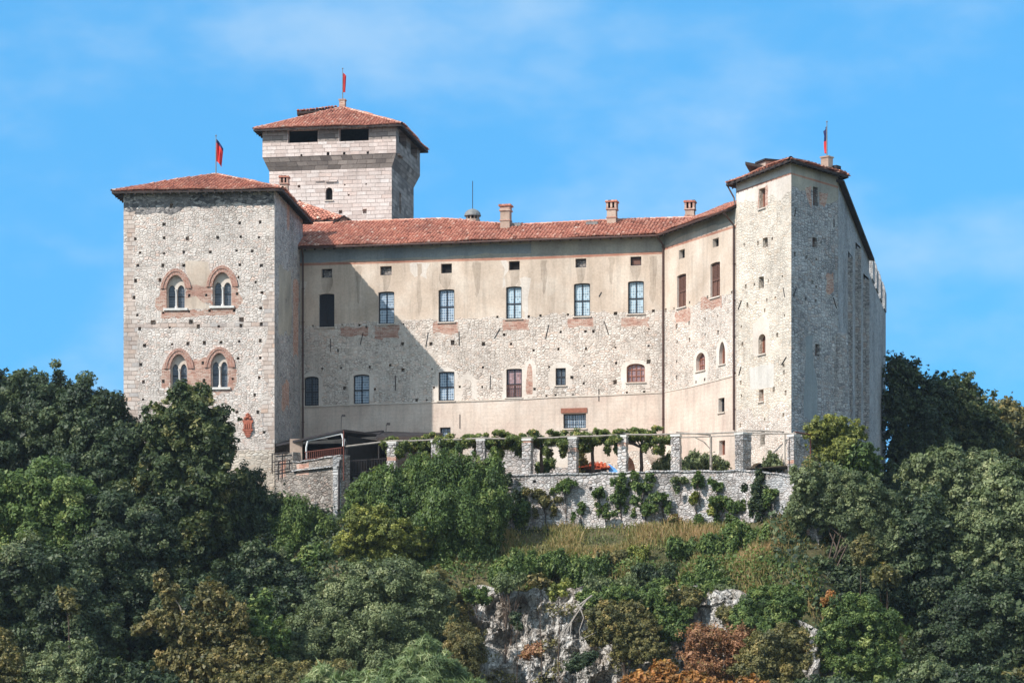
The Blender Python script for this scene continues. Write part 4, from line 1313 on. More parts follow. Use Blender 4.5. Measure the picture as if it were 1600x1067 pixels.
wall('wall', ct, plE, [(0, zd0), (plE.L, zd0), (plE.L, zd1), (0, zd1)], [M['rubble_grey'], M['plaster_frieze'], M['plaster_bluegrey'], M['brick'], M['red_band'], M['plaster_frieze']], hE, zE)
seglines(plE, [(663, 800, 650, 840), (835, 845, 850, 895), (838, 480, 838, 520), (662, 430, 656, 468)], 1020, 180, 2.965, ct, .03)
for a, b in ((c_ct[2], c_ct[3]), (c_ct[3], c_ct[0])):
    pl_ = Plane(a, b)
    wall('wall', ct, pl_, [(0, zd0), (pl_.L, zd0), (pl_.L, zd1), (0, zd1)], [M['rubble_grey']])
# low hipped roof
o = .62
cen = sum((Vector(p) for p in c_ct), Vector((0, 0))) / 4
def off_corner(p, q, r):
    """corner q of p-q-r pushed outward by o from both sides."""
    d1, d2 = (q - p).normalized(), (r - q).normalized()
    n1, n2 = Vector((d1.y, -d1.x)), Vector((d2.y, -d2.x))
    return meet(q + n1 * o, d1, q + n2 * o, d2)
ec = [off_corner(c_ct[i - 1], c_ct[i], c_ct[(i + 1) % 4]) for i in range(4)]
ec3 = [Vector((p.x, p.y, zd1 - .02)) for p in ec]
apc = Vector((cen.x, cen.y, zd1 + 1.25))
cr = pyramid_roof(ct, ec3, apc, 400)
k = MB()                                    # flat roof hatch and pedestal of the flag
hc = P(1199, 262, 183.5)
k.box(hc + Vector((0, 0, -.4)), 1.1, .9, .75, 1, tuple(plD.d))
k.box(hc + Vector((0, 0, .36)), 1.5, 1.2, .12, 0, tuple(plD.d))
k.build('roof_hatch', [M['roof_membrane'], M['chimney']], cr)
k = MB()
hc2 = P(1292, 272, 182.5)
k.box(hc2 + Vector((0, 0, -.3)), .62, .62, 1.45, 0, tuple(plE.d))
k.box(hc2 + Vector((0, 0, 1.12)), .74, .74, .1, 0, tuple(plE.d))
k.box(hc2 + Vector((.62, .2, -.3)), .6, .6, .9, 1, tuple(plE.d))
k.build('flagpole_pedestal', [M['chimney'], M['roof_membrane']], cr)
ctop = hc2 + Vector((0, 0, 1.2))
k = MB()
k.tube([ec3[0] + Vector((.1, .1, -.1)), ec3[0].lerp(Vector((C[0], C[1], zd1 - 1.3)), .8), Vector((C[0] - .1, C[1] - .15, zd1 - 1.6))], .06, 0, 6)
k.build('drain_pipe', M['copper'], ct)

# ================================================================== long side wing with battlements
sw = thing('side_wing', 'long grey stone wing in shade running back from the corner tower to battlements', 'castle wing', (27, 205, 14))
S1p, S2p, S3p = Vector((23.045, 180.83)), Vector((29.85, 214.0)), Vector((34.75, 238.0))
plS = Plane(S1p, S2p)
plS2 = Plane(S2p, S3p)
zS1 = 35.3
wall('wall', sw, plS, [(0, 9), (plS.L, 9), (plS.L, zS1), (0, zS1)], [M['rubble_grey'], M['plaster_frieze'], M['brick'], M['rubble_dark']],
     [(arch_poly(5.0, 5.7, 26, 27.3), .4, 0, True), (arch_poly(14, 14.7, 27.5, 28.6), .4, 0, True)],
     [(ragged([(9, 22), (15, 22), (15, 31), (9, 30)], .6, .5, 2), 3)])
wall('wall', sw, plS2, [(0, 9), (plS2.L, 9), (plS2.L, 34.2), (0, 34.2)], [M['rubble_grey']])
S4p = S3p + Vector((-14, 3))
pl_ = Plane(S3p, S4p)
wall('wall', sw, pl_, [(0, 9), (pl_.L, 9), (pl_.L, 34.2), (0, 34.2)], [M['rubble_grey']])
for i, t in enumerate((.20, .42, .66, .92)):                     # swallow-tailed merlons
    p = plS2.pt(plS2.L * t, 34.2, -.35)
    mb = MB()
    mb.box(p, 2.8, .9, 1.7, 0, tuple(plS2.d))
    for s in (-1, 1):
        mb.box(p + Vector((plS2.d.x, plS2.d.y, 0)) * (s * .95) + Vector((0, 0, 1.7)), 1.0, .9, .8, 0, tuple(plS2.d), taper=.6)
    mb.build('merlon', M['rubble_grey'], sw)
for t in (.1, .5, .9):
    p = pl_.pt(pl_.L * t, 34.2, -.35)
    mb = MB()
    mb.box(p, 2.3, .7, 1.25, 0, tuple(pl_.d))
    for s in (-1, 1):
        mb.box(p + Vector((pl_.d.x, pl_.d.y, 0)) * (s * .72) + Vector((0, 0, 1.25)), .8, .7, .55, 0, tuple(pl_.d), taper=.7)
    mb.build('merlon', M['rubble_grey'], sw)
for u0_, wd_, zt_, pr in ((9.5, 1.6, 31.5, .35), (17.5, 1.8, 33.5, .45), (26.5, 2.2, 32.5, .5)):      # shallow buttress strips
    mb = MB()
    f_ = [plS.pt(u0_, 9, pr), plS.pt(u0_ + wd_, 9, pr), plS.pt(u0_ + wd_, zt_, pr), plS.pt(u0_, zt_, pr)]
    mb.prism(f_, plS.out(-pr - .1), 0)
    mb.poly([plS.pt(u0_, zt_, pr), plS.pt(u0_ + wd_, zt_, pr), plS.pt(u0_ + wd_, zt_ + .5, -.01), plS.pt(u0_, zt_ + .5, -.01)], 0)
    mb.build('buttress', M['rubble_grey'], sw)
rs = MB()
inn = Vector((-plS.n.x, -plS.n.y, 0))
a, b = plS.pt(-.3, zS1 + .02, .45), plS.pt(plS.L, zS1 + .02, .45)
c_, d_ = b + inn * 7 + Vector((0, 0, 1.6)), a + inn * 7 + Vector((0, 0, 1.6))
slab(rs, [a, b, c_, d_], .2, 0, 1)
rs.build('roof', [M['tile'], M['wood_dark']], sw)
bt = MB()                                   # battered stone buttress at the joint of the two
q = plS.pt(.35, 12, .0)
zb = (HY - 524) / F * 181.5
for i in range(10):
    a0, a1 = math.pi * (i * 1.6 - 5) / 10, math.pi * (i * 1.6 - 3.4) / 10
    ring = lambda a, z, r: Vector((q.x, q.y, z)) + Vector((plS.n.x * math.sin(a) * r + plS.d.x * -math.cos(a) * r, plS.n.y * math.sin(a) * r + plS.d.y * -math.cos(a) * r, 0))
    bt.poly([ring(a0, 11, 1.0), ring(a1, 11, 1.0), ring(a1, zb, .68), ring(a0, zb, .68)], 0, [(i * .45, 0), (i * .45 + .45, 0), (i * .45 + .45, 12), (i * .45, 12)])
    bt.poly([ring(a0, zb, .68), ring(a1, zb, .68), Vector((q.x, q.y, zb + .25))], 0)
bt.build('buttress', M['rubble_grey'], sw)

# ================================================================== flags
def flag(label, foot, h, outline, side=(1, 0, 0), seed=0, blue_to=0.3):
    """Pole at foot; cloth hanging from the top in loose folds. outline: (top, width, drop, tip)."""
    f = thing('flagpole', label, 'flag', foot, 'flags on the towers')
    p = MB()
    foot = Vector(foot)
    p.tube([foot - Vector((0, 0, .3)), foot + Vector((0, 0, h * .6)), foot + Vector((0, 0, h))], [.045, .04, .025], 0, 7)
    p.tube([foot + Vector((0, 0, h)), foot + Vector((0, 0, h + .07)), foot + Vector((0, 0, h + .13))], [.03, .07, .02], 0, 8)
    p.build('pole', M['lead_grey'], f)
    c = MB()
    rg = random.Random(seed)
    wd, top, hang, sag = outline
    side = Vector(side)
    nrm = Vector((side.y, -side.x, 0))
    nu, nv = 10, 12
    g = []
    for i in range(nu + 1):
        s = i / nu
        row = []
        for j in range(nv + 1):
            t = j / nv
            x = wd * (s * (1 - .25 * t)) + .04
            z = h - top - hang * t * (1 - .15 * s) - sag * s ** 1.3
            y = (.16 * math.sin(s * 9 + t * 2 + seed) + .08 * math.sin(s * 17 - t * 3)) * (0.3 + s) * min(1, wd * 1.5)
            row.append(foot + side * x + nrm * y + Vector((0, 0, z)))
        g.append(row)
    for i in range(nu):
        for j in range(nv):
            m = 1 if j / nv < blue_to and i / nu < .95 else 0
            c.poly([g[i][j], g[i + 1][j], g[i + 1][j + 1], g[i][j + 1]], m)
    cl = c.build('cloth', [M['flag_red'], M['flag_blue']], f, smooth=True)
    return f
flag('red and dark blue flag drooping from the pole on the gothic tower', P(337.5, 275, 195.4), 3.0, (.5, .2, 1.7, .7), seed=1, blue_to=.1)
flag('slim furled red flag on the keep, highest of the flags', keep_top, 2.6, (.26, .3, 1.7, .25), seed=2, blue_to=.0)
flag('red and blue furled flag on the corner tower roof', ctop, 2.45, (.34, .25, 1.9, .3), side=(-.3, .95, 0), seed=3, blue_to=.5)

# ================================================================== terrain
WPX = [(430, 188.0), (533, 183.4), (600, 184.2), (820, 182.0), (1060, 178.5), (1150, 176.0), (1245, 171.5)]
WPT = [Vector(((p - CX) / F * y, y)) for p, y in WPX]
_wx = np.array([-60, -25] + [p.x for p in WPT] + [24, 30, 60])
_wy = np.array([192, 189] + [p.y for p in WPT] + [172.5, 178, 190])
PR_C = np.array([(-200, -1.7), (-95, -1.7), (-60, 12.0), (-15, 13.4), (-1.5, 11.6), (0, 10.9), (8.4, 7.0), (9.2, 5.2), (9.9, 1.0), (10.4, -1.4), (22, -1.7), (300, -1.7)])
PR_L = np.array([(-200, -1.7), (-95, -1.7), (-60, 12.0), (-15, 13.6), (0, 12.6), (7, 9.0), (14, 4.5), (20, 0.5), (25, -1.4), (60, -1.7), (300, -1.7)])
PR_R = np.array([(-200, -1.7), (-95, -1.7), (-60, 11.0), (-15, 12.6), (0, 10.5), (4, 7.2), (7, 4.0), (10, 0.5), (13, -1.5), (60, -1.7), (300, -1.7)])


def sstep(a, b, x):
    t = np.clip((x - a) / (b - a), 0, 1)
    return t * t * (3 - 2 * t)


def ground(x, y):
    x = np.asarray(x, float); y = np.asarray(y, float)
    t = np.interp(x, _wx, _wy) - y
    zc, zl, zr = (np.interp(t, p[:, 0], p[:, 1]) for p in (PR_C, PR_L, PR_R))
    wl, wr = 1 - sstep(-17, -8, x), sstep(17, 24, x)
    z = zc * (1 - wl - wr) + zl * wl + zr * wr
    side = sstep(52, 95, np.abs(x))
    return z * (1 - side) + (-1.7) * side


def gz(x, y): return float(ground(x, y))


def grass_soil():
    m, t = new_mat('hillside_soil')
    ob = t.add('ShaderNodeTexCoord').outputs['Object']
    a = t.noise(ob, 0.35, 6, 0.65)
    col = t.ramp(a, [(0.30, lin(54, 58, 40)), (0.45, lin(80, 80, 54)), (0.60, lin(112, 102, 76)), (0.75, lin(92, 90, 60))])
    f = t.noise(ob, 3.0, 5, 0.7)
    col = t.mix(1.0, col, t.ramp(f, [(0.3, (0.6, 0.62, 0.6)), (0.7, (1.15, 1.12, 1.1))]), 'MULTIPLY')
    bp = t.add('ShaderNodeBump', {'Height': f, 'Strength': 0.8, 'Distance': 0.15})
    finish(t, col, 0.95, bp.outputs[0], 0.1)
    return m


def rock_mat():
    m, t = new_mat('limestone_cliff')
    ob = t.add('ShaderNodeTexCoord').outputs['Object']
    wob = t.noise(ob, 0.8, 3, 0.6, out=1)
    w2 = t.vmath('ADD', ob, t.vmath('SCALE', t.vmath('SUBTRACT', wob, (0.5, 0.5, 0.5)), 1.4))
    a = t.noise(t.vmath('MULTIPLY', ob, (1, 1, .6)), 0.7, 8, 0.7)
    col = t.ramp(a, [(0.26, lin(124, 112, 100)), (0.38, lin(180, 169, 157)), (0.48, lin(212, 206, 198)), (0.62, lin(228, 224, 218)), (0.72, lin(212, 190, 168))])
    f = t.noise(ob, 3.2, 8, 0.75)
    col = t.mix(1.0, col, t.ramp(f, [(0.34, (0.58, 0.56, 0.54)), (0.46, (0.90, 0.89, 0.88)), (0.64, (1.1, 1.1, 1.1))]), 'MULTIPLY')
    hts = []
    for sc, st in ((0.9, .38), (2.3, .55)):
        vo = t.add('ShaderNodeTexVoronoi', {'Vector': t.vmath('MULTIPLY', w2, (1, 1, st)), 'Scale': sc, 'Randomness': 1.0}, feature='DISTANCE_TO_EDGE')
        cr = t.rng(vo.outputs['Distance'], 0.0, 0.07 if sc < 1 else .09, 0.0, 1.0)
        hts.append(cr)
        col = t.mix(t.math('MULTIPLY', t.math('SUBTRACT', 1.0, cr), .4), col, lin(104, 94, 84))
    li = t.noise(ob, 1.1, 6, 0.7)
    col = t.mix(t.rng(li, 0.56, 0.66, 0, 0.7), col, lin(108, 104, 88))
    h = t.math('ADD', t.math('MULTIPLY', f, 0.5), t.math('MULTIPLY', hts[0], .8))
    h = t.math('ADD', h, t.math('MULTIPLY', hts[1], .4))
    h = t.math('ADD', h, t.math('MULTIPLY', t.noise(ob, 1.1, 7, 0.72), 1.2))
    bp = t.add('ShaderNodeBump', {'Height': h, 'Strength': 1.0, 'Distance': 0.4})
    finish(t, col, 0.95, bp.outputs[0], 0.1)
    return m


M['soil'] = grass_soil()
M['rock'] = rock_mat()
M['gravel_floor'] = plain_mat('terrace_gravel', lin(176, 164, 146), 0.95, 0.25, 1.5)


def grid_mesh(name, X, Y, Z, mat, kind='structure', smooth=True):
    n, mm = X.shape
    V = np.stack([X, Y, Z], -1).reshape(-1, 3)
    i = (np.arange(n - 1)[:, None] * mm + np.arange(mm - 1)[None]).ravel()
    Q = np.stack([i, i + mm, i + mm + 1, i + 1], -1)
    me = bpy.data.meshes.new(name)
    me.from_pydata(V.tolist(), [], Q.tolist())
    me.materials.append(mat)
    me.polygons.foreach_set('use_smooth', [smooth] * len(me.polygons))
    me.update()
    o = bpy.data.objects.new(name, me)
    COL.objects.link(o)
    o['kind'] = kind
    return o


gx = np.arange(-110, 110.1, 0.9)
gy = np.arange(118, 296, 0.9)
GX, GY = np.meshgrid(gx, gy)
GZ = ground(GX, GY)
NZ = np.array([[noise.fractal(Vector((x * .12, y * .12, 3.1)), 1.0, 2.0, 4) for x in gx] for y in gy])
amp = np.clip((GZ + 1.7) / 4, 0, 1)
GZ = GZ + NZ * 0.55 * amp
grid_mesh('hill', GX, GY, GZ, M['soil'])
gm = MB()
for sx in ((-2500, -109), (109, 2500)):
    gm.poly([(sx[0], -200, -1.72), (sx[1], -200, -1.72), (sx[1], 5000, -1.72), (sx[0], 5000, -1.72)])
gm.poly([(-109, -200, -1.72), (109, -200, -1.72), (109, 119, -1.72), (-109, 119, -1.72)])
gm.poly([(-109, 295, -1.72), (109, 295, -1.72), (109, 5000, -1.72), (-109, 5000, -1.72)])
tag(gm.build('ground', M['soil']), kind='structure')

# rocky face under the slope
nx, ns = 330, 110
CLX = rx = np.linspace(-9.5, 20.5, nx)
rs_ = np.linspace(0, 1, ns)
RX = np.zeros((ns, nx)); RY = RX.copy(); RZ = RX.copy()
for j, x in enumerate(rx):
    yw = float(np.interp(x, _wx, _wy))
    top = 6.1 + .7 * noise.noise(Vector((x * .22, 7.7, 0))) - 2.0 * float(sstep(-3.5, -9.5, x)) - 3.4 * float(sstep(14.5, 20.5, x))
    for i, s in enumerate(rs_):
        z = top + (-2.4 - top) * s
        y = yw - 9.6 - 4.6 * s ** .8
        q = Vector((x * .36, z * .22, 1.5))
        d = 1.4 * noise.ridged_multi_fractal(q, 0.9, 2.1, 3, 1.0, 2.0) - 1.5
        d += 0.75 * noise.fractal(Vector((x * .9, z * .6, 4.0)), .8, 2.1, 5)
        w1 = noise.noise(Vector((x * .7, z * .7, 11)))
        d += 0.50 * noise.cell(Vector((x * 1.0 + .6 * w1, z * .6 + .5 * w1 + x * .25, 2.0)))
        d += 0.22 * noise.cell(Vector((x * 2.6 + .5 * w1, z * 1.9 - x * .5, 6.0)))
        d -= 0.9 * max(0, .16 - abs(noise.noise(Vector((x * .5, z * .14, 20.0))))) * 4
        d += 0.16 * noise.noise(Vector((x * 4.5, z * 3.5, 9.0)))
        edge = min(1, s * 7)
        RX[i, j] = x + .35 * noise.noise(Vector((x, z, 5)))
        RY[i, j] = y - d * edge * .9
        RZ[i, j] = z + .3 * noise.noise(Vector((x * .8, z * .8, 8)))
grid_mesh('cliff', RX[::-1], RY[::-1], RZ[::-1], M['rock'], smooth=False)
# terrace floor behind the retaining wall
TZ = 14.6
tf = MB()
tf.poly([(p.x, p.y + .3, TZ) for p in WPT[2:]] + [(19.0, 175.6, TZ), (15.9, 183.3, TZ), (11.3, 193.3, TZ), (-10, 198.3, TZ), (-16.2, 199.8, TZ), (-16.9, 190, TZ), (-12.3, 186.5, TZ)])
tag(tf.build('terrace', M['gravel_floor']), kind='structure')

# ================================================================== retaining wall of the terrace
def thick_wall(parent, name, a, b, z0, z1a, z1b, th, mats, zones=(), holes=(), batter=0.0, cope=True, seed=0):
    """Free-standing rubble wall from a to b with an uneven top."""
    pl = Plane(a, b)
    rg = random.Random(seed)
    n = max(3, int(pl.L / 0.8))
    top = []
    for k in range(n + 1):
        top.append((pl.L * k / n, z1a + (z1b - z1a) * k / n + rg.uniform(-.06, .06)))
    w_ = wall(name, parent, pl, [(0, z0), (pl.L, z0)] + top[::-1], mats, holes, zones)
    mb = MB()
    for k in range(n):
        p, q = top[k], top[k + 1]
        mb.poly([pl.pt(*p), pl.pt(*q), pl.pt(*q, -th), pl.pt(*p, -th)], 0)
    mb.poly([pl.pt(0, z0, -th), pl.pt(0, z0), pl.pt(*top[0]), pl.pt(*top[0], -th)], 0)
    mb.poly([pl.pt(pl.L, z0), pl.pt(pl.L, z0, -th), pl.pt(*top[-1], -th), pl.pt(*top[-1])], 0)
    mb.poly([pl.pt(0, z0, -th), pl.pt(*top[0], -th), pl.pt(*top[-1], -th), pl.pt(pl.L, z0, -th)], 0)
    if cope:
        for k in range(n):
            p, q = top[k], top[k + 1]
            zz = rg.uniform(.04, .12)
            mb.hexa([pl.pt(p[0] + .02, p[1] - .02, .1), pl.pt(q[0] - .03, q[1] - .02, .1), pl.pt(q[0] - .03, q[1] - .02, -th - .05), pl.pt(p[0] + .02, p[1] - .02, -th - .05),
                     pl.pt(p[0] + .02, p[1] + zz, .1), pl.pt(q[0] - .03, q[1] + zz, .1), pl.pt(q[0] - .03, q[1] + zz, -th - .05), pl.pt(p[0] + .02, p[1] + zz, -th - .05)], 1)
    mb.build('coping', [mats[0], M['rubble_grey']], parent)
    return pl

rw_ = thing('retaining_wall', 'long overgrown rubble retaining wall holding up the pergola terrace', 'wall', (WPT[3].x, WPT[3].y, 10))
tops = [None, None] + [(HY - y) / F * p.y for y, p in zip((746, 742, 736.5, 735, 744), WPT[2:])]
tops_ = tops[2:]
for i in range(2, len(WPT) - 1):
    zn = []
    pl0 = Plane(WPT[i], WPT[i + 1])
    rg = random.Random(i)
    for k in range(3):
        u = rg.uniform(1, pl0.L - 2); z = rg.uniform(11, 13.5)
        zn.append((ragged([(u, z), (u + rg.uniform(1, 2.5), z), (u + rg.uniform(1, 2), z + rg.uniform(.5, 1.4)), (u, z + 1)], .35, .25, i * 9 + k), 1))
    thick_wall(rw_, 'wall', WPT[i], WPT[i + 1], 9.4, tops_[i - 2], tops_[i - 1], .7, [M['rubble_white'], M['rubble_grey'], M['brick']], zn,
               putlogs(pl0, [(px, py) for px, py in ((923, 763), (860, 772), (940, 800), (1010, 770), (1120, 790), (835, 752), (1185, 792)) if WPX[i][0] < px < WPX[i + 1][0]], 0, 0, 1, .32, i), seed=i)
thick_wall(rw_, 'wall', (-12.0, 186.0), WPT[2], 9.4, (HY - 746) / F * 185.5, (HY - 746) / F * 184.2, .7, [M['rubble_white']], seed=39)
ew = Vector((21.6, 173.4))
thick_wall(rw_, 'wall', WPT[-1], ew, 8.5, tops_[-1], tops_[-1] - .4, .7, [M['rubble_white']], seed=40)

# bastion below the pavilion, with its stepped left part
bs = thing('garden_bastion', 'rough pale rubble bastion under the dark pavilion, beside the gothic tower', 'wall', (WPT[0].x + 2, WPT[0].y - 1, 10))
b0 = Vector(((430 - CX) / F * 188.2, 188.2)); b1 = Vector(((458 - CX) / F * 186.6, 186.6)); b2 = WPT[1]
zl = lambda px, py, Y: (HY - py) / F * Y
plb = Plane(b0, b2)
thick_wall(bs, 'wall', b0, b1, 8.5, zl(430, 710, 188.2), zl(458, 707, 186.6), .8, [M['rubble_dull'], M['brick']],
           [(ragged([(0.5, 15.0), (1.3, 15.0), (1.3, 16.3), (.6, 16.2)], .3, .15, 4), 1)], seed=41, cope=False)
thick_wall(bs, 'wall', b1, b2, 8.5, zl(458, 722, 186.6), zl(533, 712, 183.4), .9, [M['rubble_dull'], M['rubble_dull'], M['brick']],
           [(ragged([(.3, 15.0), (1.6, 15.0), (1.6, 15.9), (.3, 15.8)], .3, .15, 5), 2), (ragged([(0, 9), (3.6, 9), (3.5, 14), (1.9, 15.1), (0, 14.7)], .4, .2, 6), 1)], seed=42)
lg = MB()
pl_ = Plane(b1, b2)
l0, l1 = pl_.uz(459, 735.5), pl_.uz(533, 727)
lg.hexa([pl_.pt(*p, y) + Vector((0, 0, dz)) for dz in (-.06, .06) for p, y in ((l0, .22), (l1, .22), (l1, -.05), (l0, -.05))])
lg.build('ledge', M['rubble_grey'], bs)
side_end = Vector((b2.x + .5, 187.5))
thick_wall(bs, 'wall', b2, side_end, 8.5, zl(533, 712, 183.4), zl(533, 712, 183.4), .6, [M['rubble_grey']], seed=43, cope=False)
dp = MB()
pp = pl_.uz(533, 727)
dp.tube([pl_.pt(pl_.L - .12, 9.5, .12), pl_.pt(pl_.L - .08, 15.2, .12), pl_.pt(pl_.L + .1, 15.9, .15)], .085, 0, 7)
dp.build('drain_pipe', M['iron'], bs)
rp = MB()
rp.tube([pl_.pt(pl_.L + .25, 14.4, .0), pl_.pt(pl_.L + .25, 18.0, .0)], .05, 0, 6)
rp.build('iron_post', M['rust'], bs)
# iron grid fixed on the wall by the tower
ig = thing('iron_trellis', 'rusty iron trellis fixed to the rubble wall at the foot of the gothic tower', 'trellis', (b0.x + .6, b0.y - .4, 13.5))
plg = Plane(b0, b1)
for x0, y0, x1, y1 in ((429, 708, 429, 740), (431, 709, 456, 707), (445, 708, 445, 748), (430, 722, 457, 719), (431, 737, 457, 732), (439, 722, 439, 750), (456, 719, 456, 734)):
    m = MB()
    m.tube([plg.pt(*plg.uz(x0, y0), .22), plg.pt(*plg.uz(x1, y1), .22)], .045, 0, 5)
    m.build('bar', M['iron'], ig)

# ================================================================== pavilion roofed with dark sheeting
pv = thing('garden_pavilion', 'dark open pavilion with a white framed front under low sloping sheet roofs', 'pavilion', (-14, 188, TZ))
r1 = [P(431, 694, 188.0), P(537, 670.5, 184.2), P(592, 678, 191.0), P(600, 672, 197.5), P(478, 684, 199.0), P(431, 690, 193)]
rf = MB()
for tri in ((0, 1, 2, 5), (2, 3, 4, 5)):
    slab(rf, [r1[k] for k in tri], .16, 0, 0)
rf.build('roof', [M['roof_membrane']], pv)
rf = MB()
slab(rf, [P(588, 681.5, 187.5), P(664, 678.5, 186), P(692, 676, 195.5), P(590, 674, 198)], .16, 0, 0)
rf.build('roof', [M['roof_membrane']], pv)
fa = MB()
a, b = P(590, 683, 187.3), P(664, 680, 185.8)
fa.hexa([q + Vector((0, dy, dz)) for dz in (-.45, 0) for q, dy in ((a, 0), (b, 0), (b, .12), (a, .12))])
b2_, c2_ = P(664, 680, 185.9), P(690, 678, 195.3)
fa.hexa([q + Vector((dx, 0, dz)) for dz in (-.45, 0) for q, dx in ((b2_, 0), (c2_, 0), (c2_, -.12), (b2_, -.12))])
fa.build('fascia_board', M['wood_dark'], pv)
fr = MB()
q = [P(478.5, 716, 186.4), P(481, 688.5, 186.4), P(534, 677.5, 184.5), P(536.5, 697, 184.4)]
fr.tube([q[0], q[1] + Vector((-.12, 0, -.5)), q[1]], .07, 0, 6)
fr.tube([q[1], q[2]], .06, 0, 6)
fr.tube([q[2], q[2] + Vector((.14, 0, -.45)), q[3]], .09, 0, 6)
fr.build('front_frame', M['white_paint'], pv)
lp = MB()
lc = P(505.5, 686.5, 186.4)
lp.box(lc, .55, .12, .09, 0)
lp.build('lamp', M['white_paint'], pv)
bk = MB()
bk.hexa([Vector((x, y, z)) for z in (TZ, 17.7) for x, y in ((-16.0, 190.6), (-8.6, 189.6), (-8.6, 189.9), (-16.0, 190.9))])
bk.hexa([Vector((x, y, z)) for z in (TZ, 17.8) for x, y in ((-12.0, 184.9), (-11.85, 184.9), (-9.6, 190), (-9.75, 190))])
bk.build('shade_panel', M['dark'], pv)  # dark screens added to paint in the shade under the pavilion roofs
cp = MB()
cp.box(P(463, 716, 187.4) - Vector((0, 0, .4)), .9, .7, 1.8, 0)
cp.build('pier', M['chimney'], pv)
for px, Y in ((592, 187.4), (662, 186), (540, 184.6)):
    c = MB()
    c.tube([Vector(((px - CX) / F * Y, Y, TZ - .3)), Vector(((px - CX) / F * Y, Y, 17.3))], .07, 0, 6)
    c.build('post', M['iron'], pv)
for px, py, base, Y in ((535, 650, 671, 186), (605, 663, 680, 190)):
    l = MB()
    a, b = P(px - 2, base, Y), P(px - 1.5, py, Y)
    l.tube([a, b, b + Vector((.12, -.05, .05))], .025, 0, 5)
    l.box(b + Vector((.16, -.06, -.05)), .26, .2, .16, 0)
    l.build('spotlight', M['iron'], pv)
rl = thing('balustrade', 'low red wooden balustrade in front of the dark pavilion opening', 'balustrade', P(505, 716, 185.3))
ra, rb = P(476, 718, 186.2), P(534, 711, 184.0)
for k in range(19):
    t = (k + .5) / 19
    m = MB()
    m.box(ra.lerp(rb, t), .05, .05, .55, 0)
    m.build('baluster', M['rust'], rl)
m = MB()
for dz, s in ((.55, .035), (.02, .03)):
    m.tube([ra + Vector((0, 0, dz)), rb + Vector((0, 0, dz))], s, 0, 6)
m.build('rail', M['rust'], rl)
# iron fence further along the terrace edge
fe = thing('iron_fence', 'dark iron garden fence on the terrace edge below the vines', 'fence', P(575, 740, 184.8))
fa_, fb_ = P(545, 741, 184.6), P(603, 737, 184.5)
for k in range(24):
    m = MB()
    m.tube([fa_.lerp(fb_, k / 23), fa_.lerp(fb_, k / 23) + Vector((0, 0, 1.05))], .022, 0, 4)
    m.build('bar', M['iron'], fe)
m = MB()
for dz in (.12, .95): m.tube([fa_ + Vector((0, 0, dz)), fb_ + Vector((0, 0, dz))], .03, 0, 5)
m.build('rail', M['iron'], fe)

# ================================================================== pergola
pg = thing('pergola', 'long pergola of square rubble pillars carrying pale wooden poles along the terrace', 'pergola', (2, 181.5, TZ))
PIL = [(611, 690, 746, 15), (679.5, 688, 748, 14), (750, 686, 748, 14), (822, 685.5, 747, 15), (893.5, 683, 745, 14.5), (971, 680, 743, 14.5), (1054.5, 679, 740, 15), (1155, 676, 738, 19.5), (1234, 679, 748, 15)]
def wall_y(px):
    for i in range(2, len(WPX) - 1):
        if WPX[i][0] <= px <= WPX[i + 1][0] or i == len(WPX) - 2:
            pl = Plane(WPT[i], WPT[i + 1])
            u = pl.uz(px, 740)[0]
            p = pl.pt(u, 0, -.38)
            return p, pl
heads = []
for i, (px, y0, y1, wpx) in enumerate(PIL):
    p, pl = wall_y(px)
    wv = wpx / F * p.y * .93
    zt = (HY - y0) / F * p.y
    zb = (HY - y1) / F * p.y
    m = MB()
    rg = random.Random(i)
    k = 0
    z = zb - .25
    while z < zt - .2:                       # courses of stone, each a little different in size
        h = min(rg.uniform(.2, .34), zt - .14 - z)
        m.box((p.x + rg.uniform(-.02, .02), p.y + rg.uniform(-.02, .02), z), wv * rg.uniform(.95, 1.05), wv * rg.uniform(.95, 1.05), h - .006, 1 if rg.random() < .08 else 0, tuple(pl.d))
        z += h
    m.box((p.x, p.y, zt - .14), wv * 1.12, wv * 1.12, .13, 2, tuple(pl.d))
    m.build('pillar', [M['rubble_white'], M['brick'], M['white_stone']], pg)
    heads.append(Vector((p.x, p.y, zt + .07)))
def pole(pts, r=.065, mat='wood_grey', name='pole', par=None):
    m = MB()
    m.tube(pts, r, 0, 6)
    return m.build(name, M[mat], par or pg)
pole([P(540, 697.5, 184.5), heads[0] + Vector((-.4, 0, -.05)), heads[0]], .075)
for a, b in zip(heads, heads[1:]):
    d = (b - a).normalized() * .25
    mid = (a + b) / 2 + Vector((0, 0, -.05))
    pole([a - d, mid, b + d], .06)
# inner row: thin posts two metres behind, with their own poles and cross poles
INN = [(1080, 738, 684), (1160, 738, 682)]
inner_heads = []
for i, (px, y0, y1, _) in enumerate(PIL[1:]):
    p, pl = wall_y(min(px + 27, 1228))
    q = Vector((p.x, p.y, 0)) - Vector((pl.n.x, pl.n.y, 0)) * 2.3
    inner_heads.append(Vector((q.x, q.y, heads[i + 1].z - .1)))
for i, hd in enumerate(inner_heads[:-1]):
    if i in (5, 6):
        pole([Vector((hd.x, hd.y, TZ - .2)), hd], .10, 'wood_grey' if i == 5 else 'cream_stone', 'post')
for a, b in zip(inner_heads, inner_heads[1:]):
    pole([a + Vector((0, 0, .02)), (a + b) / 2, b + Vector((0, 0, .02))], .05)
for a, b in zip(heads[1:], inner_heads):
    pole([a + Vector((0, 0, .1)), b + Vector((0, 0, .12))], .05)
h = inner_heads[5]
pole([Vector((h.x, h.y, h.z - .9)), Vector((h.x - .5, h.y, h.z - .35)), Vector((h.x - 1.1, h.y, h.z - .05))], .04, 'wood_grey', 'brace')
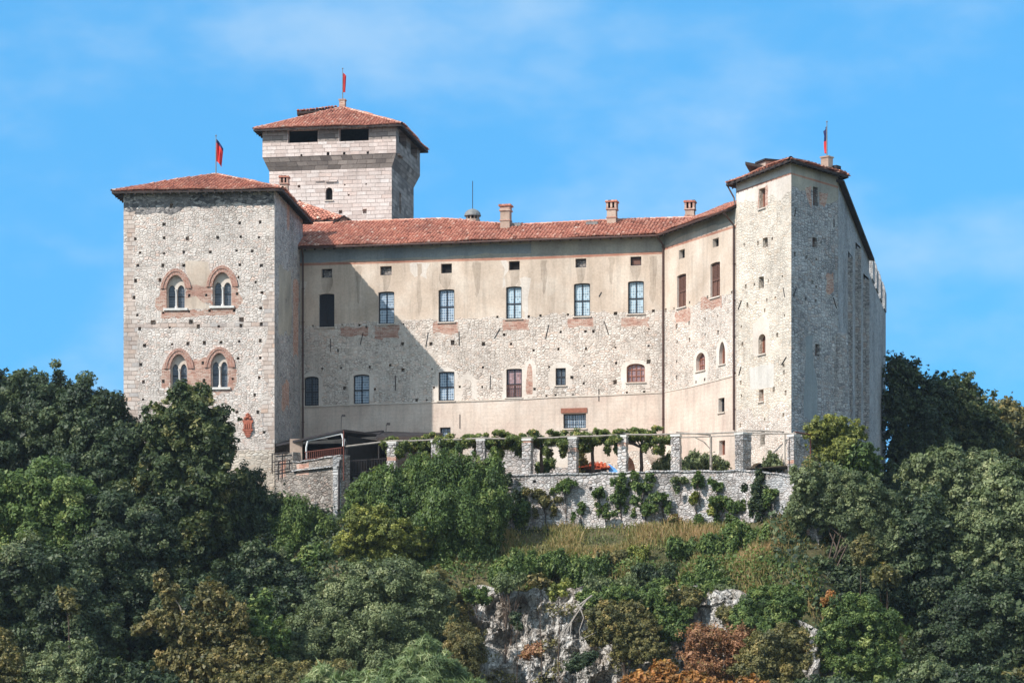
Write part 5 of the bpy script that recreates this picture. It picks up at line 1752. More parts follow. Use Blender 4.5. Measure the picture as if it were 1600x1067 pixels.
# ruined end wall of the pergola
rw2 = thing('ruined_wall', 'ruined rough stone wall stub with a rusty post at the far end of the pergola', 'wall', P(1248, 748, 172.5))
e0_ = Vector(((1241 - CX) / F * 171.7, 171.7)); e1_ = Vector(((1263 - CX) / F * 172.6, 172.6))
pl_ = Plane(e0_, e1_)
wall('wall', rw2, pl_, ragged([(0, 12.5), (pl_.L, 12.5), (pl_.L, 15.3), (pl_.L * .7, 16.1), (pl_.L * .4, 15.7), (0, 16.5)], .3, .12, 3), [M['rubble_white']])
m = MB()
m.poly([pl_.pt(0, 12.5, -.5), pl_.pt(0, 16.4, -.5), pl_.pt(pl_.L, 15.3, -.5), pl_.pt(pl_.L, 12.5, -.5)])
m.poly([pl_.pt(0, 16.4, -.5), pl_.pt(0, 16.4), pl_.pt(pl_.L, 15.3), pl_.pt(pl_.L, 15.3, -.5)])
m.build('wall_core', M['rubble_white'], rw2)
m = MB()
m.tube([pl_.pt(pl_.L + .1, 13.8, .1), pl_.pt(pl_.L + .12, 16.6, .1)], .055, 0, 6)
m.tube([pl_.pt(0, 16.75, .1), pl_.pt(pl_.L + .12, 16.65, .1)], .045, 0, 6)
m.build('iron_post', M['rust'], rw2)

# small things on the terrace
sh = thing('garden_shed', 'tiny garden shed with a bright orange tile roof on the pergola terrace', 'shed', P(930, 745, 187))
sh.location.z = TZ
a, b = P(904, 731, 186.3), P(950, 731, 185.6)
m = MB()
m.hexa([Vector((x, y, z)) for z in (TZ, a.z - .05) for x, y in ((a.x + .1, a.y), (b.x - .1, b.y), (b.x - .1, b.y + 1.5), (a.x + .1, a.y + 1.5))], 0)
m.build('wall', M['wood_dark'], sh)
m = MB()
upv = Vector((0.05, 1.1, .42))
q = [a + Vector((-.1, -.2, -.08)), b + Vector((.1, -.2, -.08)), b + upv + Vector((-.25, 0, 0)), a + upv]
slab(m, q, .08, 0, 1)
tiles(m, q, upv, 0, seed=51)
bk2 = [q[3], q[2], q[2] + Vector((.2, 1.0, -.45)), q[3] + Vector((0, 1.0, -.45))]
slab(m, bk2, .08, 0, 1)
m.build('roof', [M['tile_orange'], M['wood_dark']], sh)
tp = MB()
ta, tb = P(951, 739, 185.4), P(968, 739, 185.2)
tp.poly([ta, tb, tb + Vector((-.25, .5, .35)), ta + Vector((.02, .5, .75))])
tp.poly([ta + Vector((.02, .5, .75)), tb + Vector((-.25, .5, .35)), tb + Vector((-.2, 1.3, .0)), ta + Vector((.1, 1.3, .1))])
tp.poly([tb, tb + Vector((-.2, 1.3, .0)), tb + Vector((-.25, .5, .35))])
tp.poly([tb + Vector((0, 0, -.35)), tb, ta, ta + Vector((0, 0, -.35))])
tag(tp.build('tarpaulin', M['tarp']), 'bright blue tarpaulin draped beside the garden shed', 'tarpaulin')
# arched cellar mouth against the long front, low rubble wall behind the vines
cm_ = thing('cellar_arch', 'low round arched stone cellar mouth against the castle front behind the pergola', 'arch', P(985, 742, 192))
cm_.location.z = TZ
plc = Plane(((964 - CX) / F * 190.5, 190.5), ((1019 - CX) / F * 189.3, 189.3))
ww = plc.L
hole = arch_poly(.12, ww * .52, TZ - .2, TZ + 2.15, 1.2)
wall('wall', cm_, plc, arch_poly(0, ww, TZ - .3, TZ + 2.55, 1.6), [M['rubble'], M['brick']], [(hole, 1.0, 1, True)], [])
m = MB()
o_ = arch_poly(0, ww, TZ - .3, TZ + 2.55, 1.6)
for k in range(len(o_)):
    p, q = o_[k], o_[(k + 1) % len(o_)]
    m.poly([plc.pt(*p), plc.pt(*q), plc.pt(*q, -3.2), plc.pt(*p, -3.2)])
m.build('vault', M['rubble'], cm_)
lw = thing('garden_wall', 'low white rubble garden wall standing behind the vine trunks of the pergola', 'wall', P(845, 745, 189))
g0_, g1_ = Vector(((735 - CX) / F * 190.5, 190.5)), Vector(((902 - CX) / F * 188.2, 188.2))
thick_wall(lw, 'wall', g0_, g1_, TZ - .5, zl(735, 705, 190.5), zl(902, 693, 188.2), .5, [M['rubble_white'], M['plaster_light']],
           [(ragged([(5.3, 15.9), (7.6, 15.8), (7.8, 18), (5.2, 18)], .4, .2, 9), 1)], seed=55)
# ruined brick pier down the slope
rpz = thing('ruined_pier', 'tall narrow ruined pier of mixed brick and rubble on the slope below the tower', 'pier', P(1270, 903, 169))
plp = Plane(((1257 - CX) / F * 169.2, 169.2), ((1281 - CX) / F * 168.6, 168.6))
ph = [(0, 5.3), (plp.L, 5.0), (plp.L * .98, 8.5), (plp.L * .8, 10.0), (plp.L * .2, 10.4), (.05, 9.4)]
wall('wall', rpz, plp, ragged(ph, .3, .06, 2), [M['rubble_white'], M['brick']], [], [(ragged([(0, 7), (plp.L * .5, 7.1), (plp.L * .45, 10.3), (.1, 10)], .3, .15, 3), 1)])
m = MB()
for k in range(len(ph)):
    p, q = ph[k], ph[(k + 1) % len(ph)]
    m.poly([plp.pt(*p), plp.pt(*q), plp.pt(*q, -1.3), plp.pt(*p, -1.3)])
m.build('wall_core', M['rubble_white'], rpz)

# ================================================================== vegetation
def rand_dirs(rg, n):
    v = rg.normal(size=(n, 3))
    return v / np.linalg.norm(v, axis=1, keepdims=True)


STYLE = {   # leaf length, width, clump size (of the lobe), coverage, upright stretch of clumps, droop
    'oak': (.22, .13, .27, 2.6, .85, 0), 'glossy': (.27, .145, .24, 2.5, .9, 0), 'fine': (.155, .08, .26, 2.5, .9, 0), 'small': (.13, .07, .34, 2.2, 1.0, 0),
    'upright': (.19, .085, .25, 2.6, 1.8, 0), 'loose': (.23, .13, .20, 1.7, .9, 0), 'sky': (.28, .17, .22, 1.75, .8, 0), 'needle': (.46, .045, .22, 3.0, .55, .8),
    'vine': (.12, .095, .5, 1.9, .8, .3), 'twig': (.17, .07, .22, 1.3, 1.2, 0),
}


def leaf_cloud(blobs, style, seed, cov=1.0):
    """Leaves over the lobes of a crown; blobs: (centre, rx, ry, rz). Returns verts, quads, tints."""
    rg = np.random.default_rng(seed)
    Ln, Wd, crel, cv, stretch, droop = STYLE[style]
    cv *= cov
    VV, TT = [], []
    cs = np.array([tuple(b[0]) for b in blobs])
    rs = np.array([b[1:] for b in blobs])
    for bi, (c, rx, ry, rz) in enumerate(blobs):
        c = np.array(tuple(c)); r = np.array((rx, ry, rz))
        rm = (rx * ry * rz) ** (1 / 3)
        rc = max(crel * rm, Ln * .9)
        ncl = int(np.clip(6.5 * (rm / rc) ** 2, 10, 260))
        nsh = int(ncl * .35)
        ncl += nsh
        d = rand_dirs(rg, ncl)
        rad = np.concatenate([rg.uniform(.55, 1.06, ncl - nsh), rg.uniform(1.0, 1.24, nsh)])
        shoot = np.concatenate([np.ones(ncl - nsh), np.full(nsh, .5)])
        lump = 1 + .16 * np.sin(d[:, 0] * 5 + seed) * np.sin(d[:, 2] * 6 + bi) + rg.normal(0, .10, ncl)
        cc = c + d * r * (rad * lump)[:, None]
        keep = np.ones(ncl, bool)
        for bj in range(len(blobs)):
            if bj != bi:
                q = (cc - cs[bj]) / rs[bj]
                keep &= (q ** 2).sum(1) > .30
        keep &= ~((d[:, 1] > .45) & (rg.random(ncl) < .55))
        cc, d, shoot = cc[keep], d[keep], shoot[keep]
        if not len(cc): continue
        ncl = len(cc)
        csz = rc * rg.uniform(.45, 1.45, ncl) * shoot
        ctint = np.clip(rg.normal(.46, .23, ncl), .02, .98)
        per = np.maximum(4, (cv * 4 * math.pi * csz ** 2 * .30 / (Ln * Wd * .5))).astype(int)
        idx = np.repeat(np.arange(ncl), per)
        n = len(idx)
        dd = rand_dirs(rg, n)
        rr = rg.random(n) ** .45
        p = cc[idx] + dd * (rr * csz[idx])[:, None] * np.array((1, 1, stretch))
        nr = dd * .55 + d[idx] * .45 + rg.normal(0, .55, (n, 3)) + np.array((0, 0, .35))
        size = np.ones(n)
        # a few larger leaves deeper in close the crown
        ni = int(n * .16)
        di = rand_dirs(rg, ni)
        pi_ = c + di * r * (rg.uniform(.2, .72, ni))[:, None]
        p = np.vstack([p, pi_]); nr = np.vstack([nr, di + rg.normal(0, .5, (ni, 3))])
        size = np.concatenate([size, np.full(ni, 2.3)])
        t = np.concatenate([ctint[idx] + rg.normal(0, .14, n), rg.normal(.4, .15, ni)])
        n += ni
        nr /= np.linalg.norm(nr, axis=1, keepdims=True) + 1e-9
        a = rg.normal(size=(n, 3))
        if droop: a = a * .5 + np.concatenate([d[idx], di]) * .9 + np.array((0, 0, -droop * .6))
        if stretch > 1.3: a = a * .6 + np.array((0, 0, 1.2))
        a -= nr * (a * nr).sum(1, keepdims=True)
        a /= np.linalg.norm(a, axis=1, keepdims=True) + 1e-9
        b = np.cross(nr, a)
        s = size * np.clip(rg.lognormal(-.05, .32, n), .4, 2.0)
        ha, hb = a * (s * Ln / 2)[:, None], b * (s * Wd / 2)[:, None]
        V = np.stack([p - ha, p + hb - ha * .1, p + ha, p - hb - ha * .1], 1)
        VV.append(V.reshape(-1, 3))
        TT.append(np.repeat(np.clip(t, 0, 1), 4))
    V = np.vstack(VV)
    return V, np.concatenate(TT)


NLEAF = [0]


def leaf_mesh(name, V, T, mats, parent, midx=None):
    off = np.array(base_loc(parent)) if parent is not None else np.zeros(3)
    n = len(V) // 4
    NLEAF[0] += n
    me = bpy.data.meshes.new(name)
    me.vertices.add(len(V))
    me.vertices.foreach_set('co', (V - off).astype(np.float32).ravel())
    me.loops.add(len(V))
    me.loops.foreach_set('vertex_index', np.arange(len(V), dtype=np.int32))
    me.polygons.add(n)
    me.polygons.foreach_set('loop_start', np.arange(0, len(V), 4, dtype=np.int32))
    me.polygons.foreach_set('loop_total', np.full(n, 4, dtype=np.int32))
    for m in mats: me.materials.append(m)
    if midx is not None: me.polygons.foreach_set('material_index', midx.astype(np.int32))
    at = me.attributes.new('tint', 'FLOAT', 'POINT')
    at.data.foreach_set('value', T.astype(np.float32))
    me.update(calc_edges=True)
    o = bpy.data.objects.new(name, me)
    COL.objects.link(o)
    o.parent = parent
    return o


SEED = [1000]


def tree(name, label, cat, Y, blobs, style, leaf, foot=None, trunk=.22, group=None, cov=1.0, bark='bark', stems=1, depth=.85, tilt=0.0, limbs=True):
    """Tree or shrub. blobs: (px, py, rx, ry[, dY]) in photo pixels at depth Y (+dY); it stands on the hill below its crown."""
    SEED[0] += 1
    sd = SEED[0]
    rg = random.Random(sd)
    bl = []
    for b in blobs:
        y = Y + (b[4] if len(b) > 4 else rg.uniform(-.6, .6))
        rx, rz = b[2] / F * y, b[3] / F * y
        bl.append((P(b[0], b[1], y), rx, (rx + rz) / 2 * depth, rz))
    lowest = min(bl, key=lambda b: b[0].z - b[3])
    mx = sum(b[0].x for b in bl) / len(bl)
    fx, fy = (mx, Y + .4) if foot is None else foot
    fz = gz(fx, fy)
    top = max(b[0].z for b in bl)
    fz = min(fz, lowest[0].z)
    t = thing(name, label, cat, (fx, fy, fz), group)
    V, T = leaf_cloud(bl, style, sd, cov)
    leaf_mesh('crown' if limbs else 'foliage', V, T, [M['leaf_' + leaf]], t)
    m = MB()
    cz = sum(b[0].z for b in bl) / len(bl)
    for s in range(stems):
        bx, by = fx + rg.uniform(-.3, .3) * (stems > 1), fy + rg.uniform(-.3, .3) * (stems > 1)
        h = max(.4, (cz - fz))
        pts, rr = [], []
        ex, ey = mx + rg.uniform(-.5, .5) * (stems > 1) * 2, Y + rg.uniform(-.3, .3)
        for k in range(6):
            f = k / 5
            pts.append(Vector((bx + (ex - bx) * f + rg.uniform(-.08, .08) * h * .15, by + (ey - by) * f, fz - .3 + (h + .3) * f)))
            rr.append(trunk * (1 - .6 * f) * (1.25 if k == 0 else 1) / max(1, stems) ** .5)
        m.tube(pts, rr, 0, 7)
        if s == 0:
            for b in bl:
                st = pts[rg.choice((2, 3, 4))]
                if (b[0] - st).length < .3: continue
                mid = st.lerp(b[0], .5) + Vector((rg.uniform(-.2, .2), rg.uniform(-.2, .2), rg.uniform(0, .3)))
                m.tube([st, mid, b[0]], [trunk * .42, trunk * .28, trunk * .12], 0, 5)
    m.build('trunk' if limbs else 'stem', M[bark], t)
    return t


TR, SH = 'tree', 'shrub'
EV = 'trees on the wooded hillside'
# ---- wooded slope on the tower side, back to front
tree('holm_oak', 'dark rounded holm oak reaching highest at the edge of the wood beside the gothic tower', TR, 184, [(16, 630, 54, 56), (72, 640, 54, 58), (-34, 690, 60, 66), (40, 690, 80, 70), (105, 690, 60, 60), (-5, 735, 40, 50)], 'oak', 'dark', trunk=.4, group=EV)
tree('holm_oak', 'dark holm oak crown just touching the pale quoins of the gothic tower', TR, 181, [(128, 650, 48, 50), (160, 678, 46, 55), (188, 712, 40, 62), (150, 740, 60, 60), (200, 770, 30, 50), (182, 650, 16, 24)], 'oak', 'dark', trunk=.35, group=EV)
tree('holm_oak', 'broad paler domed oak standing forward of the dark holm oaks', TR, 172, [(62, 770, 58, 52), (105, 800, 52, 56), (22, 800, 56, 60), (72, 845, 75, 60), (-25, 800, 50, 70), (128, 850, 45, 55)], 'oak', 'mid', trunk=.4, group=EV)
tree('holm_oak', 'shadowed oak filling the hollow below the glossy evergreen', TR, 171, [(170, 850, 60, 75), (215, 900, 55, 70), (160, 930, 70, 70), (235, 840, 40, 60), (250, 960, 60, 60)], 'oak', 'dark', trunk=.35, group=EV)
tree('holm_oak', 'low dark oak crown at the outer edge below the paler domed oak', TR, 165, [(30, 910, 70, 60), (95, 930, 60, 60), (-20, 960, 60, 70), (60, 990, 80, 60), (140, 1000, 60, 70), (100, 1060, 90, 60)], 'oak', 'dark', trunk=.35, group=EV)
tree('evergreen_magnolia', 'tall glossy dark evergreen in front of the gothic tower, hiding its lowest window sills', TR, 179, [(296, 640, 36, 42), (259, 668, 34, 40), (332, 674, 32, 42), (296, 700, 55, 50), (266, 742, 46, 52), (328, 748, 40, 52), (298, 800, 56, 55), (270, 850, 44, 50), (318, 850, 44, 45), (290, 895, 38, 40)], 'glossy', 'glossy', trunk=.35, group=EV)
tree('laurel', 'dark shadowy laurel between the glossy evergreen and the rubble bastion', TR, 182, [(388, 768, 24, 34), (372, 810, 36, 50), (410, 815, 36, 45), (352, 860, 40, 60), (395, 880, 55, 55), (360, 925, 50, 50), (440, 830, 30, 45)], 'upright', 'dark', trunk=.2, group=EV)
tree('laurel', 'bushy dark green laurel at the foot of the rubble bastion', SH, 180.5, [(462, 820, 30, 40), (490, 850, 36, 42), (445, 870, 40, 45), (515, 880, 34, 36), (430, 915, 42, 45)], 'upright', 'mid', trunk=.15)
tree('fig_bush', 'light green broad-leaved fig bush in the shade below the bastion', SH, 177, [(492, 868, 24, 22), (512, 888, 28, 24), (480, 900, 30, 24), (470, 935, 30, 26), (450, 950, 26, 26)], 'loose', 'mid', trunk=.12)
tree('hornbeam', 'yellowing thin hornbeam with straggling tan branches in front of the shadowed oak', TR, 161, [(252, 905, 11, 16), (268, 935, 15, 24), (245, 965, 20, 12), (262, 975, 18, 16), (300, 985, 30, 26), (330, 935, 26, 24), (345, 985, 24, 20), (222, 980, 18, 9), (372, 960, 14, 22), (290, 1030, 42, 30), (335, 1045, 45, 34), (385, 1030, 34, 36)], 'loose', 'tan', trunk=.16, bark='bark_pale', cov=1.25)
tree('hornbeam', 'young green hornbeam with upright tips beside the yellowing one', TR, 163, [(408, 945, 17, 22), (400, 985, 26, 30), (430, 1000, 22, 26), (415, 1040, 36, 32)], 'loose', 'mid', trunk=.12, cov=1.2)
tree('elder_bush', 'grey-green elder bush with two pointed tops at the bottom edge under the oaks', SH, 152, [(92, 1030, 24, 26), (68, 1050, 30, 26), (132, 1025, 18, 26), (120, 1055, 34, 26), (85, 1075, 60, 24)], 'fine', 'grey', trunk=.12)
tree('elder_bush', 'small olive elder bush cut by the corner of the view under the oaks', SH, 151, [(8, 1005, 16, 22), (20, 1040, 22, 26), (-10, 1045, 26, 30), (12, 1070, 30, 22)], 'fine', 'olive', trunk=.12)
tree('elder_bush', 'light olive leafy sprig in the dark beneath the paler domed oak', SH, 162, [(102, 930, 12, 14), (110, 948, 12, 10)], 'loose', 'olive', trunk=.06)
tree('holm_oak', 'dark oak low behind the straggling tan hornbeam', TR, 170, [(300, 960, 56, 50), (350, 1000, 56, 60), (400, 985, 50, 56), (330, 1050, 70, 40), (430, 960, 40, 40)], 'oak', 'dark', trunk=.3, group=EV)  # dark leaf colour also paints in the deep shade of this hollow
tree('holm_oak', 'dark oak in the hollow between the laurel and the fig bush', TR, 176, [(410, 900, 50, 50), (460, 930, 46, 46), (370, 930, 46, 46), (440, 980, 50, 40), (520, 930, 36, 34)], 'oak', 'dark', trunk=.25, group=EV)
tree('holm_oak', 'low shadowy oak along the bottom edge between the elder and the hornbeam', TR, 150, [(190, 1070, 50, 30), (240, 1076, 46, 26), (165, 1050, 26, 24), (215, 1055, 26, 18)], 'oak', 'dark', trunk=.2, group=EV)
# ---- middle of the slope
tree('cherry_laurel', 'big upright dark green cherry laurel in front of the pergola pillars', SH, 178.6, [(612, 762, 34, 28), (655, 750, 38, 34), (700, 744, 34, 34), (735, 752, 28, 32), (772, 744, 13, 36), (765, 780, 28, 50), (630, 795, 50, 45), (690, 800, 60, 60), (742, 820, 46, 60), (700, 862, 52, 44), (745, 880, 36, 42), (640, 850, 45, 40)], 'upright', 'mid', trunk=.2)
tree('spindle_bush', 'lime green loose bush against the dark cherry laurel', SH, 175.8, [(575, 812, 36, 20), (600, 832, 40, 22), (560, 846, 36, 20), (618, 850, 34, 22), (580, 868, 36, 18), (648, 845, 24, 22)], 'fine', 'lime', trunk=.12)
tree('spindle_bush', 'pale green bush growing over the terrace wall top beside the drain pipe', SH, 180, [(568, 765, 22, 20), (590, 775, 24, 26), (556, 790, 20, 20)], 'fine', 'mid', trunk=.1)
tree('buckthorn', 'brown olive buckthorn below the cherry laurel', SH, 171.5, [(672, 915, 30, 26), (694, 935, 32, 26), (664, 950, 28, 24), (715, 955, 22, 24)], 'fine', 'olive', trunk=.12)
tree('phillyrea', 'very broad grey-green phillyrea mounded in the middle of the lower slope', SH, 166, [(610, 905, 48, 32), (560, 925, 52, 40), (660, 935, 44, 40), (520, 965, 56, 44), (590, 965, 70, 52), (655, 985, 52, 46), (480, 1005, 50, 44), (545, 1020, 70, 46), (440, 1040, 44, 36), (620, 1030, 60, 46)], 'fine', 'grey', trunk=.25, stems=3, bark='bark_pale', depth=1.0)
tree('phillyrea', 'olive brown phillyrea at the bottom below the mounded one', SH, 158, [(430, 1058, 40, 24), (480, 1065, 46, 26), (380, 1066, 40, 22), (520, 1050, 30, 18)], 'fine', 'olive', trunk=.12)
tree('deodar_cedar', 'pale feathery cedar top with drooping sprays at the bottom edge', TR, 146, [(668, 1012, 10, 18), (650, 1032, 20, 16), (684, 1040, 26, 18), (622, 1050, 28, 18), (706, 1058, 30, 18), (660, 1065, 44, 22), (600, 1070, 34, 22), (555, 1062, 16, 14), (525, 1070, 22, 20), (490, 1076, 24, 16), (735, 1078, 24, 18), (505, 1050, 8, 12)], 'needle', 'needle', trunk=.16, cov=.85)
tree('broom_bush', 'rusty brown broom bush beside the white cliff', SH, 160.5, [(716, 995, 22, 24), (738, 1010, 22, 26), (728, 1040, 24, 24)], 'small', 'tan', trunk=.1)
# ---- grassy slope and cliff bushes
def ragged_bush(px, py, rx, ry):
    q = random.Random(int(px * 3 + py))
    bb = [(px, py + ry * .2, rx * .8, ry * .75)]
    for _ in range(8):
        w_ = q.uniform(.22, .42)
        bb.append((px + q.uniform(-1, 1) * rx, py + q.uniform(-.75, .6) * ry, rx * w_, ry * q.uniform(.35, .6)))
    return bb
hz = [('dense dark green box bush at the edge of the slope beside the laurel shade', 803, 888, 34, 26, 171.5, 'mid'), ('small dark box bush under the dense one above the cliff rim', 792, 910, 22, 10, 169.5, 'grey'), ('low box bush between two taller ones on the grass', 846, 882, 24, 18, 172.5, 'mid'),
      ('bright upright box bush in the middle of the grass slope', 908, 890, 36, 30, 171.6, 'mid'), ('low olive box bush just above the bright upright one', 952, 876, 24, 13, 173, 'olive'), ('bushy light green box shrub sprouting in the dry grass', 994, 868, 16, 16, 173.2, 'lime'),
      ('low grey box bush above the dead branches', 958, 915, 34, 17, 169.6, 'grey'), ('dark box bush at the rim over the olive cliff shrubs', 1015, 905, 40, 22, 170.4, 'dark')]
for lb, px, py, rx, ry, Y, lf in hz:
    tree('box_bush', lb, SH, Y, ragged_bush(px, py, rx, ry), 'upright', lf, trunk=.08, limbs=False)
hd = [('bright green end shrub of the hedge mass on the slope', 1088, 860, 34, 26, 172.8, 'mid'), ('tall middle shrub of the hedge mass on the slope', 1136, 868, 42, 30, 171.6, 'mid'), ('light green shrub high on the hedge mass under the terrace wall', 1180, 845, 40, 24, 172.5, 'mid'),
      ('shrub of the hedge mass nearest the ruined pier', 1228, 858, 34, 34, 170.3, 'mid'), ('dark lower shrub of the hedge mass over the bare rock', 1112, 900, 38, 20, 169.6, 'mid'), ('greyish lower shrub of the hedge mass', 1170, 895, 42, 22, 169.2, 'grey'), ('low dark shrub at the foot of the ruined pier', 1226, 896, 34, 24, 168.2, 'dark')]
for lb, px, py, rx, ry, Y, lf in hd:
    tree('privet_shrub', lb, SH, Y, ragged_bush(px, py, rx, ry), 'upright' if lf != 'grey' else 'fine', lf, trunk=.08, limbs=False)
rim = [('dark bramble trailing over the cliff rim below the hedge mass', 1100, 922, 34, 16, 168.2, 'mid'), ('olive bramble trailing over the rim beside the pale rock patch', 1215, 920, 36, 18, 167, 'olive'), ('short bramble hanging at the top of the pale rock patch', 1150, 925, 26, 12, 167.6, 'grey'), ('bramble tangle halfway down the cliff among hazels', 1070, 935, 26, 22, 166.2, 'olive'),
       ('bramble tangle at the shaded edge of the cliff', 742, 932, 18, 13, 167.5, 'mid'), ('green bramble in the cliff end beside the plum', 1150, 960, 24, 16, 165.4, 'olive'), ('leafy bramble rooted under the dark box bushes', 930, 935, 26, 14, 168, 'mid')]
for lb, px, py, rx, ry, Y, lf in rim:
    tree('bramble', lb, SH, Y, ragged_bush(px, py, rx, ry), 'fine', lf, trunk=.04, limbs=False, cov=.85)
tree('hazel_shrub', 'olive green hazel leaning out from the middle of the cliff', SH, 164.6, [(945, 962, 26, 22), (968, 985, 28, 22), (935, 992, 22, 18), (985, 960, 22, 22), (1000, 985, 26, 26), (985, 1012, 30, 22), (1018, 1015, 24, 20)], 'fine', 'olive', trunk=.12)
tree('hazel_shrub', 'darker hazel on the cliff under the box bush rim', SH, 166, [(1010, 940, 28, 20), (1040, 955, 26, 20), (1030, 925, 26, 18), (1062, 960, 22, 18), (1050, 985, 22, 18), (968, 930, 26, 16)], 'fine', 'mid', trunk=.12)
tree('maple_sapling', 'small yellow-green maple sapling on the cliff rim', SH, 168.3, [(872, 922, 16, 10), (884, 912, 8, 6), (862, 930, 6, 8)], 'loose', 'lime', trunk=.04, cov=.8)
tree('maple_sapling', 'tiny yellowing maple sapling leaning from the cliff rim', SH, 168.6, [(838, 906, 15, 9), (852, 912, 10, 8)], 'loose', 'tan', trunk=.04, cov=.7)
tree('ivy_patch', 'small dark ivy patch hanging on the white cliff', SH, 164.8, [(805, 965, 8, 11), (810, 978, 6, 7)], 'vine', 'dark', trunk=.03, cov=.8, limbs=False)
tree('ivy_patch', 'low ivy patch among rubble near the bottom of the cliff', SH, 163, [(915, 1030, 20, 14), (895, 1040, 14, 10)], 'vine', 'dark', trunk=.03, cov=.7, limbs=False)
tree('ivy_patch', 'reddening ivy patch on the pale rock', SH, 163.6, [(835, 1016, 16, 10), (822, 1022, 10, 8)], 'vine', 'red', trunk=.03, cov=.55, limbs=False)
tree('creeper', 'russet withered creeper hanging over the lower cliff', SH, 163.2, [(1095, 995, 26, 20), (1120, 1000, 26, 22), (1085, 1025, 20, 24), (1110, 1040, 28, 24)], 'twig', 'red', trunk=.05, cov=.75, limbs=False)
tree('creeper', 'thin reddish creeper spreading up beside the russet one', SH, 163, [(1160, 1005, 22, 26), (1145, 1030, 22, 26), (1182, 990, 12, 22), (1165, 1050, 26, 22)], 'twig', 'red', trunk=.05, cov=.65, limbs=False)
tree('sumac_tree', 'orange autumn sumac crown at the bottom edge before the cliff', TR, 140, [(1040, 1050, 24, 16), (1012, 1064, 28, 16), (1072, 1066, 34, 14), (985, 1072, 20, 14), (1110, 1072, 30, 12), (1090, 1060, 14, 8)], 'loose', 'autumn', trunk=.1, cov=1.3)
tree('sumac_tree', 'small orange sumac tuft apart from the larger orange crown', TR, 140, [(1168, 1070, 18, 12), (1190, 1074, 14, 10)], 'loose', 'autumn', trunk=.06, cov=1.2)
# ---- below the corner tower
tree('olive_tree', 'grey-green many-stemmed olive tree spreading under the corner tower', TR, 168, [(1258, 752, 24, 26), (1300, 755, 34, 26), (1345, 768, 38, 28), (1280, 795, 40, 32), (1335, 805, 44, 34), (1375, 800, 30, 34), (1255, 790, 22, 34), (1350, 850, 48, 34), (1392, 845, 26, 30), (1330, 870, 30, 26)], 'fine', 'grey', foot=(20.6, 166.5), trunk=.12, stems=4, bark='bark')
tree('olive_tree', 'lone pale leafy olive sprout standing out of the shade below the olive tree', SH, 164, [(1350, 855, 18, 20), (1344, 872, 12, 12)], 'fine', 'olive', trunk=.04)
tree('olive_tree', 'small pale green olive sprout on a long bowed stem in the shade', SH, 162, [(1384, 896, 16, 12), (1372, 905, 9, 10), (1396, 905, 10, 9)], 'loose', 'olive', trunk=.03)
tree('robinia', 'yellow-green feathery robinia leaning on the shaded side of the corner tower', TR, 173.4, [(1278, 672, 20, 16), (1305, 664, 22, 15), (1332, 676, 20, 14), (1296, 690, 30, 18), (1322, 702, 28, 18), (1292, 712, 26, 16)], 'fine', 'lime', trunk=.1)
tree('robinia', 'darker green shrub below the yellow-green robinia', SH, 172.8, [(1345, 712, 24, 20), (1352, 735, 22, 20), (1325, 728, 22, 18), (1362, 728, 14, 16)], 'oak', 'mid', trunk=.1)
tree('broom_bush', 'dry pinkish broom at the ruined wall stub', SH, 171, [(1268, 725, 12, 14), (1276, 738, 12, 10)], 'twig', 'dry', trunk=.04, limbs=False)
tree('wild_plum', 'light green wild plum with an orange sprig below the hedge mass', SH, 164, [(1195, 945, 40, 26), (1235, 940, 38, 26), (1270, 945, 30, 26), (1215, 975, 44, 28), (1180, 985, 36, 28), (1165, 960, 22, 20)], 'fine', 'mid', trunk=.12)
tree('virginia_creeper', 'small orange creeper sprig under the olive tree stems', SH, 162.4, [(1298, 930, 6, 9), (1288, 938, 6, 6), (1304, 940, 5, 7)], 'vine', 'autumn', trunk=.02, cov=.9, limbs=False)
tree('dogwood', 'olive green dogwood with yellow tips low under the cliff end', SH, 160.5, [(1200, 1010, 36, 26), (1232, 1000, 30, 24), (1190, 1040, 44, 26), (1245, 1040, 40, 30), (1210, 1065, 50, 20)], 'fine', 'olive', trunk=.12)
tree('dogwood', 'broad mid green dogwood at the bottom below the olive tree', SH, 160, [(1335, 960, 44, 30), (1372, 975, 40, 26), (1315, 990, 34, 26), (1370, 1020, 42, 30), (1330, 1035, 42, 32), (1295, 1010, 24, 26), (1385, 1050, 40, 24)], 'fine', 'mid', trunk=.15)
tree('ash_tree', 'deeply shaded ash behind the broad dogwood', TR, 168, [(1425, 880, 50, 50), (1400, 930, 50, 50), (1450, 945, 56, 56), (1430, 1010, 60, 56), (1480, 900, 50, 60), (1440, 820, 40, 55)], 'oak', 'dark', trunk=.3, group=EV)  # deep shade here is put into the dark leaf colour
tree('ash_tree', 'dark ash filling the lower corner of the wood below the domed limes', TR, 164, [(1520, 960, 64, 52), (1580, 960, 60, 60), (1490, 1010, 60, 60), (1550, 1030, 70, 60), (1610, 1030, 60, 60), (1470, 1060, 70, 40)], 'oak', 'dark', trunk=.3, group=EV)  # dark leaves stand in for the shade of this corner
tree('elder_bush', 'grey-green elder low in the corner wood at the bottom edge', SH, 152, [(1452, 1045, 24, 20), (1432, 1060, 28, 18), (1478, 1060, 24, 18)], 'fine', 'grey', trunk=.1)
tree('elder_bush', 'pale elder sprig at the very corner of the wood among fronds', SH, 150, [(1575, 1062, 22, 10), (1598, 1050, 14, 8)], 'loose', 'olive', trunk=.05)
tree('lime_tree', 'rounded sunlit lime tree rising beside the end of the side wing', TR, 177, [(1478, 735, 50, 34), (1530, 745, 50, 40), (1440, 765, 34, 42), (1495, 785, 60, 46), (1550, 790, 40, 46), (1450, 815, 40, 40), (1430, 740, 22, 24)], 'oak', 'grey', trunk=.35, group=EV)
